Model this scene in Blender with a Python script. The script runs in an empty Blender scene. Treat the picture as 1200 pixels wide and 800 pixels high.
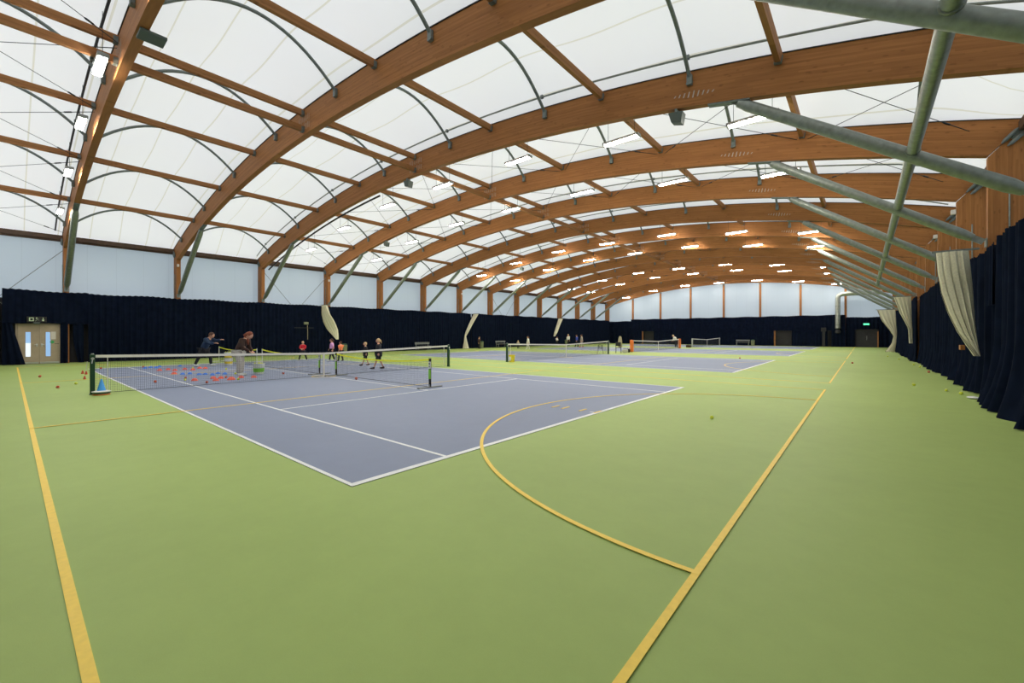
import bpy, bmesh, math, random
from mathutils import Vector, Matrix
random.seed(7)
D = bpy.data
SC = bpy.context.scene
COL = SC.collection
R = math.radians
sin, cos, pi = math.sin, math.cos, math.pi

# ------------------------------------------------------------------ materials
def new_mat(name):
    m = D.materials.new(name); m.use_nodes = True
    return m, m.node_tree.nodes, m.node_tree.links, m.node_tree.nodes['Principled BSDF']

def plain(name, col, rough=.6, metal=0., noise=0., nscale=8., bump=0., spec=.5):
    m, n, l, b = new_mat(name)
    b.inputs['Base Color'].default_value = (*col, 1)
    b.inputs['Roughness'].default_value = rough
    b.inputs['Metallic'].default_value = metal
    b.inputs['Specular IOR Level'].default_value = spec
    if noise or bump:
        tc = n.new('ShaderNodeTexCoord'); nt = n.new('ShaderNodeTexNoise')
        nt.inputs['Scale'].default_value = nscale; nt.inputs['Detail'].default_value = 4
        l.new(tc.outputs['Object'], nt.inputs['Vector'])
        if noise:
            cr = n.new('ShaderNodeValToRGB')
            cr.color_ramp.elements[0].position = .3; cr.color_ramp.elements[1].position = .7
            cr.color_ramp.elements[0].color = (*[max(0, c*(1-noise)) for c in col], 1)
            cr.color_ramp.elements[1].color = (*[min(1, c*(1+noise)) for c in col], 1)
            l.new(nt.outputs['Fac'], cr.inputs['Fac']); l.new(cr.outputs['Color'], b.inputs['Base Color'])
        if bump:
            bp = n.new('ShaderNodeBump'); bp.inputs['Strength'].default_value = bump
            bp.inputs['Distance'].default_value = .01
            l.new(nt.outputs['Fac'], bp.inputs['Height']); l.new(bp.outputs['Normal'], b.inputs['Normal'])
    return m

def math_node(n, l, op, a, b=None):
    k = n.new('ShaderNodeMath'); k.operation = op
    for i, v in enumerate((a, b)):
        if v is None: continue
        if isinstance(v, (int, float)): k.inputs[i].default_value = v
        else: l.new(v, k.inputs[i])
    return k.outputs[0]

def wood(name, mode, base=(.36, .15, .05), lo=.72, hi=1.25):
    """glulam: mode 'arc' laminations follow the arch, 'z' vertical grain, 'y' grain along Y"""
    m, n, l, b = new_mat(name)
    tc = n.new('ShaderNodeTexCoord'); sp = n.new('ShaderNodeSeparateXYZ')
    l.new(tc.outputs['Object'], sp.inputs[0])
    if mode == 'arc':
        x2 = math_node(n, l, 'POWER', sp.outputs[0], 2.)
        zz = math_node(n, l, 'ADD', sp.outputs[2], 60.4)
        z2 = math_node(n, l, 'POWER', zz, 2.)
        across = math_node(n, l, 'POWER', math_node(n, l, 'ADD', x2, z2), .5)
        along = sp.outputs[0]; other = sp.outputs[1]
    elif mode == 'z':
        across, along, other = sp.outputs[0], sp.outputs[2], sp.outputs[1]
    else:
        across, along, other = sp.outputs[2], sp.outputs[1], sp.outputs[0]
    lam = math_node(n, l, 'FLOOR', math_node(n, l, 'DIVIDE', across, .045))
    seg = math_node(n, l, 'FLOOR', math_node(n, l, 'DIVIDE', math_node(n, l, 'ADD', along, math_node(n, l, 'MULTIPLY', lam, 1.37)), 2.6))
    cv = n.new('ShaderNodeCombineXYZ'); l.new(lam, cv.inputs[0]); l.new(seg, cv.inputs[1])
    wn = n.new('ShaderNodeTexWhiteNoise'); wn.noise_dimensions = '3D'; l.new(cv.outputs[0], wn.inputs['Vector'])
    gv = n.new('ShaderNodeCombineXYZ')
    l.new(math_node(n, l, 'MULTIPLY', across, 34.), gv.inputs[0])
    l.new(math_node(n, l, 'MULTIPLY', along, 1.6), gv.inputs[1])
    l.new(math_node(n, l, 'MULTIPLY', other, 20.), gv.inputs[2])
    nt = n.new('ShaderNodeTexNoise'); nt.inputs['Scale'].default_value = 1.; nt.inputs['Detail'].default_value = 5
    l.new(gv.outputs[0], nt.inputs['Vector'])
    kv = n.new('ShaderNodeCombineXYZ')
    l.new(math_node(n, l, 'MULTIPLY', across, 9.), kv.inputs[0])
    l.new(math_node(n, l, 'MULTIPLY', along, 3.), kv.inputs[1])
    vo = n.new('ShaderNodeTexVoronoi'); vo.inputs['Scale'].default_value = 1.
    l.new(kv.outputs[0], vo.inputs['Vector'])
    knot = n.new('ShaderNodeMapRange'); knot.inputs[1].default_value = .06; knot.inputs[2].default_value = .20
    knot.inputs[3].default_value = .55; knot.inputs[4].default_value = 0.
    l.new(vo.outputs['Distance'], knot.inputs[0])
    f = math_node(n, l, 'ADD', math_node(n, l, 'MULTIPLY', wn.outputs['Value'], .35), math_node(n, l, 'MULTIPLY', nt.outputs['Fac'], .65))
    f = math_node(n, l, 'SUBTRACT', f, knot.outputs[0])
    cr = n.new('ShaderNodeValToRGB')
    cr.color_ramp.elements[0].position = .15; cr.color_ramp.elements[1].position = .8
    cr.color_ramp.elements[0].color = (*[c*lo for c in base], 1)
    cr.color_ramp.elements[1].color = (*[c*hi for c in base], 1)
    l.new(f, cr.inputs['Fac']); l.new(cr.outputs['Color'], b.inputs['Base Color'])
    b.inputs['Roughness'].default_value = .6; b.inputs['Specular IOR Level'].default_value = .15
    return m

def floor_mat(name, base, blot=.10):
    m, n, l, b = new_mat(name)
    tc = n.new('ShaderNodeTexCoord')
    big = n.new('ShaderNodeTexNoise'); big.inputs['Scale'].default_value = .35; big.inputs['Detail'].default_value = 5
    fine = n.new('ShaderNodeTexNoise'); fine.inputs['Scale'].default_value = 160.; fine.inputs['Detail'].default_value = 2
    mid = n.new('ShaderNodeTexNoise'); mid.inputs['Scale'].default_value = 3.2; mid.inputs['Detail'].default_value = 7
    mid.inputs['Roughness'].default_value = .7
    scuffmap = n.new('ShaderNodeMapping'); scuffmap.inputs['Scale'].default_value = (2.2, .5, 1.); scuffmap.inputs['Rotation'].default_value = (0, 0, .5)
    scuff = n.new('ShaderNodeTexNoise'); scuff.inputs['Scale'].default_value = 3.; scuff.inputs['Detail'].default_value = 9; scuff.inputs['Roughness'].default_value = .8
    for t in (big, fine, mid): l.new(tc.outputs['Object'], t.inputs['Vector'])
    l.new(tc.outputs['Object'], scuffmap.inputs['Vector']); l.new(scuffmap.outputs[0], scuff.inputs['Vector'])
    s = math_node(n, l, 'ADD', math_node(n, l, 'MULTIPLY', big.outputs['Fac'], .45), math_node(n, l, 'MULTIPLY', mid.outputs['Fac'], .35))
    s = math_node(n, l, 'ADD', s, math_node(n, l, 'MULTIPLY', fine.outputs['Fac'], .2))
    cr = n.new('ShaderNodeValToRGB')
    cr.color_ramp.elements[0].position = .3; cr.color_ramp.elements[1].position = .7
    cr.color_ramp.elements[0].color = (*[c*(1-blot) for c in base], 1)
    cr.color_ramp.elements[1].color = (*[c*(1+blot) for c in base], 1)
    l.new(s, cr.inputs['Fac'])
    sm = n.new('ShaderNodeMapRange'); sm.inputs[1].default_value = .66; sm.inputs[2].default_value = .76
    sm.inputs[3].default_value = 0.; sm.inputs[4].default_value = .22
    l.new(scuff.outputs['Fac'], sm.inputs[0])
    mx = n.new('ShaderNodeMix'); mx.data_type = 'RGBA'
    l.new(sm.outputs[0], mx.inputs[0]); l.new(cr.outputs['Color'], mx.inputs[6]); mx.inputs[7].default_value = (.45, .5, .38, 1)
    l.new(mx.outputs[2], b.inputs['Base Color'])
    b.inputs['Roughness'].default_value = .55; b.inputs['Specular IOR Level'].default_value = .18
    bp = n.new('ShaderNodeBump'); bp.inputs['Strength'].default_value = .25; bp.inputs['Distance'].default_value = .002
    l.new(fine.outputs['Fac'], bp.inputs['Height']); l.new(bp.outputs['Normal'], b.inputs['Normal'])
    return m

def membrane():
    """white translucent roof cloth with welded seams running across the hall"""
    m, n, l, b = new_mat('roof_membrane')
    out = n['Material Output']; n.remove(b)
    tc = n.new('ShaderNodeTexCoord'); sp = n.new('ShaderNodeSeparateXYZ'); l.new(tc.outputs['Object'], sp.inputs[0])
    y = math_node(n, l, 'ADD', sp.outputs[1], 3.01 - .35)
    fr = math_node(n, l, 'FRACT', math_node(n, l, 'DIVIDE', y, 1.27))
    seam = math_node(n, l, 'LESS_THAN', math_node(n, l, 'ABSOLUTE', math_node(n, l, 'SUBTRACT', fr, .5)), .018)
    mx = n.new('ShaderNodeMix'); mx.data_type = 'RGBA'
    l.new(seam, mx.inputs[0]); mx.inputs[6].default_value = (.87, .875, .88, 1); mx.inputs[7].default_value = (.74, .725, .64, 1)
    df = n.new('ShaderNodeBsdfDiffuse'); tr = n.new('ShaderNodeBsdfTranslucent')
    l.new(mx.outputs[2], df.inputs[0]); l.new(mx.outputs[2], tr.inputs[0])
    ms = n.new('ShaderNodeMixShader'); ms.inputs[0].default_value = .45
    l.new(df.outputs[0], ms.inputs[1]); l.new(tr.outputs[0], ms.inputs[2]); l.new(ms.outputs[0], out.inputs[0])
    return m

def panel_mat(name, col, fac=.25):
    """pale cladding cloth, slightly translucent, with faint upright joints"""
    m, n, l, b = new_mat(name)
    out = n['Material Output']; n.remove(b)
    tc = n.new('ShaderNodeTexCoord'); sp = n.new('ShaderNodeSeparateXYZ'); l.new(tc.outputs['Object'], sp.inputs[0])
    s = math_node(n, l, 'ADD', sp.outputs[0], sp.outputs[1])
    fr = math_node(n, l, 'FRACT', math_node(n, l, 'DIVIDE', s, 1.27))
    seam = math_node(n, l, 'LESS_THAN', math_node(n, l, 'ABSOLUTE', math_node(n, l, 'SUBTRACT', fr, .5)), .012)
    mx = n.new('ShaderNodeMix'); mx.data_type = 'RGBA'
    l.new(seam, mx.inputs[0]); mx.inputs[6].default_value = (*col, 1); mx.inputs[7].default_value = (*[c*.94 for c in col], 1)
    df = n.new('ShaderNodeBsdfDiffuse'); tr = n.new('ShaderNodeBsdfTranslucent')
    l.new(mx.outputs[2], df.inputs[0]); l.new(mx.outputs[2], tr.inputs[0])
    ms = n.new('ShaderNodeMixShader'); ms.inputs[0].default_value = fac
    l.new(df.outputs[0], ms.inputs[1]); l.new(tr.outputs[0], ms.inputs[2]); l.new(ms.outputs[0], out.inputs[0])
    return m

def emit(name, col, s):
    m, n, l, b = new_mat(name)
    b.inputs['Base Color'].default_value = (*col, 1)
    b.inputs['Emission Color'].default_value = (*col, 1); b.inputs['Emission Strength'].default_value = s
    return m

M = dict(
    arch=wood('glulam_arch_wood', 'arc'),
    post=wood('glulam_post_wood', 'z'),
    purlin=wood('purlin_wood', 'y', base=(.34, .155, .06)),
    green=floor_mat('green_acrylic', (.355, .47, .14)),
    blue=floor_mat('slate_blue_acrylic', (.245, .283, .39), .06),
    yellow=plain('yellow_line_paint', (.94, .66, .085), .55, noise=.05, nscale=20),
    white=plain('white_line_paint', (.82, .83, .82), .55, noise=.04, nscale=20),
    membrane=membrane(),
    panel=panel_mat('pale_blue_wall_cloth', (.66, .72, .77), .52),
    steel=plain('galvanised_steel', (.26, .285, .255), .45, .5, noise=.16, nscale=9, bump=.1),
    dsteel=plain('dark_galvanised_steel', (.17, .195, .185), .5, .3, noise=.15, nscale=12),
    cable=plain('dark_cable', (.03, .033, .035), .5, .6),
    eave=plain('eave_timber_dark', (.10, .055, .035), .6, noise=.2, nscale=6),
    navy=plain('navy_curtain_cloth', (.0055, .009, .021), .95, noise=.18, nscale=3, spec=.02),
    black=plain('black_rubber', (.012, .012, .013), .6),
    dgreen=plain('dark_green_powdercoat', (.008, .05, .02), .4),
    netcord=plain('black_net_cord', (.02, .022, .025), .8),
    tape=plain('white_net_tape', (.80, .77, .70), .7),
    ytape=plain('yellow_net_tape', (.85, .86, .04), .6),
    netting=plain('cream_netting', (.70, .66, .50), .9, noise=.10, nscale=30),
    hem=plain('dark_netting_hem', (.06, .05, .04), .9),
    lamp=emit('lamp_tube_glow', (1., .94, .83), 165.),
    housing=plain('lamp_housing', (.34, .35, .35), .5),
    glyph=emit('exit_sign_glow', (.60, .70, .45), .12),
    greensign=emit('green_exit_sign_glow', (.1, .9, .45), 1.5),
    door=plain('beige_door_laminate', (.43, .34, .24), .5, noise=.05, nscale=5),
    chrome=plain('brushed_metal', (.6, .6, .58), .3, .9),
    glassblue=emit('door_glass_painted_glow', (.30, .50, .86), .55),  # glow put into the glass as daylight coming through
    glasswhite=emit('door_glass_painted_glow_lower', (.80, .88, 1.), .7),  # paler daylight glow put into the left leaf's lower glass
    paper=plain('paper_notice', (.72, .66, .60), .8),
    pgreen=plain('green_disc_sign', (.05, .38, .12), .6),
    conc=plain('dark_blockwork', (.03, .03, .035), .9, noise=.15, nscale=4),
    dado=plain('brown_dado_board', (.16, .08, .04), .7, noise=.15, nscale=6),
    redball=plain('red_felt', (.55, .09, .035), .9), yelball=plain('yellow_felt', (.72, .78, .05), .9),
    redm=plain('coral_red_plastic', (.80, .12, .075), .5), bluem=plain('blue_plastic', (.06, .22, .75), .5),
    bluec=plain('sky_blue_cone_plastic', (.05, .33, .80), .5), orange=plain('orange_vinyl', (.80, .19, .03), .5),
    lime=plain('lime_green_label', (.22, .55, .04), .6), wplast=plain('white_plastic', (.72, .74, .70), .4),
    yplast=plain('yellow_plastic', (.85, .65, .05), .5), grey=plain('grey_plastic', (.22, .23, .22), .5),
    binm=plain('olive_bin_plastic', (.20, .22, .13), .6), beige=plain('beige_cloth', (.42, .36, .22), .9),
    duct=plain('spiral_duct_metal', (.42, .45, .40), .35, .7, noise=.1, nscale=6),
    boxgrey=plain('grey_green_metal_box', (.085, .11, .095), .5, .2),
    skin=plain('skin', (.62, .33, .22), .6), mouth=plain('lips', (.42, .12, .1), .6), eye=plain('eye_dark', (.02, .015, .012), .3),
    hair_brown=plain('brown_hair', (.06, .022, .012), .7, noise=.3, nscale=60), hair_red=plain('auburn_hair', (.20, .045, .018), .7, noise=.3, nscale=60),
    hair_blond=plain('blond_hair', (.62, .42, .22), .7, noise=.2, nscale=60), hair_black=plain('black_hair', (.015, .012, .01), .7),
    navycl=plain('navy_jacket_cloth', (.010, .030, .075), .85, noise=.2, nscale=20), blackcl=plain('black_cloth', (.012, .013, .018), .9),
    browncl=plain('dark_brown_cloth', (.045, .022, .016), .9, noise=.2, nscale=20), greycl=plain('light_grey_cloth', (.48, .46, .42), .9, noise=.12, nscale=18),
    redcl=plain('red_cloth', (.62, .02, .035), .85), pinkcl=plain('pink_cloth', (.75, .38, .68), .85), orangecl=plain('orange_cloth', (.90, .25, .10), .85),
    whitecl=plain('white_cloth', (.75, .73, .66), .85), bluecl=plain('royal_blue_cloth', (.04, .08, .42), .85), beigecl=plain('tan_cloth', (.45, .38, .28), .85),
)

# ------------------------------------------------------------------ mesh helpers
class MB:
    def __init__(s): s.v, s.f, s.m = [], [], []
    def add(s, vs, fs, mi=0):
        o = len(s.v); s.v += [tuple(v) for v in vs]
        s.f += [tuple(o+i for i in f) for f in fs]; s.m += [mi]*len(fs); return s
    def box(s, x0, x1, y0, y1, z0, z1, mi=0):
        vs = [(x, y, z) for z in (z0, z1) for y in (y0, y1) for x in (x0, x1)]
        return s.add(vs, [(0, 2, 3, 1), (4, 5, 7, 6), (0, 1, 5, 4), (2, 6, 7, 3), (0, 4, 6, 2), (1, 3, 7, 5)], mi)
    def bevbox(s, x0, x1, y0, y1, z0, z1, b=.01, mi=0):
        bm = bmesh.new(); bmesh.ops.create_cube(bm, size=1)
        for v in bm.verts:
            v.co = Vector(((x0+x1)/2+v.co.x*(x1-x0), (y0+y1)/2+v.co.y*(y1-y0), (z0+z1)/2+v.co.z*(z1-z0)))
        bmesh.ops.bevel(bm, geom=bm.edges[:], offset=b, segments=2, affect='EDGES', profile=.5)
        bm.verts.index_update()
        s.add([v.co[:] for v in bm.verts], [[v.index for v in f.verts] for f in bm.faces], mi); bm.free(); return s
    def bar(s, a, b, w, h, mi=0, up=(0, 0, 1)):
        """square-section bar from a to b"""
        a, b = Vector(a), Vector(b); d = (b-a).normalized(); u = Vector(up)
        if abs(d.dot(u)) > .98: u = Vector((1, 0, 0))
        r = d.cross(u).normalized(); u = r.cross(d).normalized()
        vs = [p + r*sx*w/2 + u*sz*h/2 for p in (a, b) for sx, sz in ((-1, -1), (1, -1), (1, 1), (-1, 1))]
        return s.add(vs, [(3, 2, 1, 0), (4, 5, 6, 7), (0, 1, 5, 4), (1, 2, 6, 5), (2, 3, 7, 6), (3, 0, 4, 7)], mi)
    def tube(s, pts, r, n=10, mi=0, caps=True):
        pts = [Vector(p) for p in pts]; rs = r if isinstance(r, (list, tuple)) else [r]*len(pts)
        vs = []; N = len(pts); pu = None
        for i, p in enumerate(pts):
            d = (pts[min(i+1, N-1)] - pts[max(i-1, 0)]).normalized()
            if pu is None:
                u = Vector((0, 0, 1)) if abs(d.z) < .95 else Vector((1, 0, 0))
            else: u = pu
            rt = d.cross(u).normalized(); u = rt.cross(d).normalized(); pu = u
            for k in range(n):
                a = 2*pi*k/n; vs.append(p + (rt*cos(a) + u*sin(a))*rs[i])
        fs = [(i*n+k, i*n+(k+1) % n, (i+1)*n+(k+1) % n, (i+1)*n+k) for i in range(N-1) for k in range(n)]
        if caps: fs += [tuple(reversed(range(n))), tuple((N-1)*n+k for k in range(n))]
        return s.add(vs, fs, mi)
    def lathe(s, prof, c=(0, 0, 0), n=16, mi=0, sx=1, sy=1):
        vs = [(c[0]+r*cos(2*pi*k/n)*sx, c[1]+r*sin(2*pi*k/n)*sy, c[2]+z) for r, z in prof for k in range(n)]
        N = len(prof)
        fs = [(i*n+k, i*n+(k+1) % n, (i+1)*n+(k+1) % n, (i+1)*n+k) for i in range(N-1) for k in range(n)]
        fs += [tuple(reversed(range(n))), tuple((N-1)*n+k for k in range(n))]
        return s.add(vs, fs, mi)
    def ball(s, c, r, n=12, mi=0, sc=(1, 1, 1), rot=None):
        vs, fs = [], []; m = n//2
        for i in range(m+1):
            t = pi*i/m
            for k in range(n):
                a = 2*pi*k/n; v = Vector((sin(t)*cos(a)*r*sc[0], sin(t)*sin(a)*r*sc[1], -cos(t)*r*sc[2]))
                if rot: v = rot @ v
                vs.append(v + Vector(c))
        fs = [(i*n+k, i*n+(k+1) % n, (i+1)*n+(k+1) % n, (i+1)*n+k) for i in range(m) for k in range(n)]
        return s.add(vs, fs, mi)
    def build(s, name, mats, parent=None, loc=(0, 0, 0), smooth=False, rz=0):
        me = D.meshes.new(name); me.from_pydata(s.v, [], s.f)
        if not isinstance(mats, (list, tuple)): mats = [mats]
        for m in mats: me.materials.append(m)
        me.polygons.foreach_set('material_index', s.m)
        if smooth: me.polygons.foreach_set('use_smooth', [True]*len(me.polygons))
        bm = bmesh.new(); bm.from_mesh(me); bmesh.ops.remove_doubles(bm, verts=bm.verts, dist=1e-5)
        bmesh.ops.recalc_face_normals(bm, faces=bm.faces); bm.to_mesh(me); bm.free(); me.update()
        o = D.objects.new(name, me); COL.objects.link(o); o.location = loc; o.rotation_euler[2] = rz
        if parent: o.parent = parent
        return o

def tag(o, label, cat, group=None):
    o['label'] = label; o['category'] = cat
    if group: o['group'] = group
    return o
def thing(name, label, cat, loc=(0, 0, 0), rz=0, group=None):
    o = D.objects.new(name, None); COL.objects.link(o); o.location = loc; o.rotation_euler[2] = rz
    o.empty_display_size = .1
    return tag(o, label, cat, group)
def struct(o): o['kind'] = 'structure'; return o
def dup(o, parent=None):
    c = o.copy(); COL.objects.link(c)
    if parent: c.parent = parent
    for ch in list(o.children): dup(ch, c)
    return c
def sm(o, ang=40):
    me = o.data
    for p in me.polygons: p.use_smooth = True
    try: me.set_sharp_from_angle(angle=R(ang))
    except Exception: pass
    return o

# ------------------------------------------------------------------ hall geometry
CX = -16.0                       # centre line of the hall
BAY = 5.08
YK = [2.07 + BAY*k for k in range(-1, 14)]      # frame lines, -3.01 ... 68.1
NF = len(YK)
W_IN = 18.6                      # half width to the inner faces of the posts
W_OUT = 19.35
ARC_R = 70.4
def top(x):                      # top of the arches
    return 10.0 - ARC_R + math.sqrt(ARC_R**2 - (x-CX)**2)
TH = .22                         # beam thickness
DEP = .94                        # beam depth
Y0, Y1 = YK[0], YK[-1]
ORD = ['zeroth', 'first', 'second', 'third', 'fourth', 'fifth', 'sixth', 'seventh', 'eighth', 'ninth', 'tenth', 'eleventh', 'twelfth', 'thirteenth', 'fourteenth', 'fifteenth']
# arch number k: k=0 is the frame behind the camera, k=1 the first one seen

# floor ------------------------------------------------------------
XL, XR = CX-W_OUT-.05, CX+W_OUT+.05
struct(MB().box(XL-.3, XR+.3, Y0-.6, Y1+.6, -.2, 0).build('floor', M['green']))

def flat(mb, x0, x1, y0, y1, z): mb.box(x0, x1, y0, y1, z-.004, z)
NETX = -16.12
CY0 = [2.37 + 17.35*i for i in range(4)]
XB0, XB1 = NETX-11.885, NETX+11.885
courtname = ['nearest court on the left', 'second court from the camera', 'third court from the camera', 'farthest court by the end curtain']
for i, y in enumerate(CY0):
    b = MB(); flat(b, XB0, XB1, y, y+10.97, .004)
    o = struct(b.build('floor', M['blue']))
    w = MB(); z = .007; t = .05
    flat(w, XB0, XB1, y, y+t, z); flat(w, XB0, XB1, y+10.97-t, y+10.97, z)
    flat(w, XB0, XB1, y+1.37, y+1.37+t, z+.0004); flat(w, XB0, XB1, y+9.6-t, y+9.6, z+.0004)
    flat(w, XB0, XB0+.09, y, y+10.97, z+.0008); flat(w, XB1-.09, XB1, y, y+10.97, z+.0008)
    flat(w, NETX-6.4, NETX-6.35, y+1.37, y+9.6, z+.0012); flat(w, NETX+6.35, NETX+6.4, y+1.37, y+9.6, z+.0012)
    flat(w, NETX-6.4, NETX+6.4, y+5.46, y+5.51, z+.0016)
    flat(w, XB0, XB0+.2, y+5.46, y+5.51, z+.002); flat(w, XB1-.2, XB1, y+5.46, y+5.51, z+.002)
    struct(w.build('trim', M['white']))
    # netball court
    q = MB(); z = .0045; ya = y-2.15; yb = ya+15.25; xr = -.86; xl = xr-30.9
    flat(q, xl, xr, ya, ya+.055, z) ; flat(q, xl, xr, yb-.055, yb, z)
    z = .0105
    flat(q, xr-.05, xr, ya, yb, z); flat(q, xl, xl+.05, ya, yb, z)
    for xx in (xr-10.25, xl+10.25): flat(q, xx-.025, xx+.025, ya, yb, z+.0004)
    for cx_, rr, a0, a1, cyy in ((xr, 4.93, pi/2, 3*pi/2, ya+7.72), (xl, 4.93, -pi/2, pi/2, ya+7.72), (NETX, .45, 0, 2*pi, ya+7.62)):
        n = 96; vs = []; fs = []
        for k in range(n+1):
            a = a0+(a1-a0)*k/n
            for r_ in (rr-.05, rr):
                for zz in (z-.003, z+.0008): vs.append((cx_+r_*cos(a), cyy+r_*sin(a), zz))
        for k in range(n):
            o4 = k*4; fs += [(o4+1, o4+3, o4+7, o4+5), (o4, o4+4, o4+6, o4+2), (o4, o4+1, o4+5, o4+4), (o4+2, o4+6, o4+7, o4+3)]
        q.add(vs, fs)
    if i == 0:
        for xx in (-5.36, -5.10, -4.66, -4.30): q.box(xx-.025, xx+.025, 7.8, 8.1, .0065, .0112)
    struct(q.build('trim', M['yellow']))

# roof cloth ---------------------------------------------------------
HOOPX = [CX+d for d in (-17.2, -12.3, -7.4, -2.45, 2.45, 7.4, 12.3, 17.2)]
PURX = [CX+4.8*n for n in range(-3, 4)]
def bulge_x(x):
    e = min(x-(CX-W_OUT), (CX+W_OUT)-x)
    edge = 1. if e > 2.1 else .5-.5*cos(pi*max(0, e)/2.1)
    dmin = min(abs(x-h) for h in HOOPX)
    sag = 1-.13*(1-cos(2*pi*min(dmin, 2.46)/4.92))/2
    return edge*sag
cl = MB(); nx = 128; ny = 14
for b_ in range(NF-1):
    ya, yb = YK[b_]+TH/2, YK[b_+1]+TH/2
    vs, fs = [], []
    for i in range(nx+1):
        x = CX-W_OUT + 2*W_OUT*i/nx
        for j in range(ny+1):
            s_ = -1+2*j/ny
            zb = 1.14*(1-s_*s_)*bulge_x(x)
            vs.append((x, ya+(yb-ya)*j/ny, top(x)+.03+zb))
    for i in range(nx):
        for j in range(ny): fs.append((i*(ny+1)+j, (i+1)*(ny+1)+j, (i+1)*(ny+1)+j+1, i*(ny+1)+j+1))
    cl.add(vs, fs)
o = struct(cl.build('ceiling', M['membrane'], smooth=True))
o.data.set_sharp_from_angle(angle=R(35))

# walls ----------------------------------------------------------------
def arcwall(name, y, ythick, mat):
    n = 40; vs = []; fs = []
    for yy in (y, y+ythick):
        for i in range(n+1):
            x = CX-W_OUT+2*W_OUT*i/n; vs += [(x, yy, 0), (x, yy, top(x)-.02)]
    o1 = 2*(n+1)
    for i in range(n):
        a = 2*i; fs += [(a, a+2, a+3, a+1), (o1+a, o1+a+1, o1+a+3, o1+a+2), (a+1, a+3, o1+a+3, o1+a+1), (a, o1+a, o1+a+2, a+2)]
    fs += [(0, 1, o1+1, o1), (2*n, o1+2*n, o1+2*n+1, 2*n+1)]
    return struct(MB().add(vs, fs).build(name, mat))
arcwall('wall_far', Y1+.18, .05, M['panel']); arcwall('wall_near', Y0-.22, .05, M['panel'])
ZE = top(CX-W_OUT)-.02
struct(MB().box(CX-W_OUT-.05, CX-W_OUT, Y0-.2, Y1+.2, 3.6, ZE).build('wall_left', M['panel']))
struct(MB().box(CX+W_OUT, CX+W_OUT+.05, Y0-.2, Y1+.2, 3.6, ZE).build('wall_right', M['panel']))
struct(MB().box(CX-W_OUT-.05, CX-W_OUT+.02, Y0-.2, Y1+.2, 0, 3.6).build('wall_left', M['conc']))
struct(MB().box(CX+W_OUT-.02, CX+W_OUT+.05, Y0-.2, Y1+.2, 0, 3.6).build('wall_right', M['conc']))
struct(MB().box(CX-W_OUT, CX+W_OUT, Y1+.14, Y1+.18, 0, 3.6).build('wall_far', M['conc']))
for side, sx in (('left', -1), ('right', 1)):
    m_ = MB()
    for b_ in range(NF-1):
        x = CX+sx*(W_OUT-.12); ya, yb = YK[b_]+TH/2, YK[b_+1]-TH/2
        m_.box(x-.09, x+.09, ya, yb, ZE-.24, ZE+.01); m_.box(x-.05+sx*.09, x+.05+sx*.07, ya, yb, ZE-.34, ZE-.24)
    struct(m_.build('trim', M['eave']))

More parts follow.
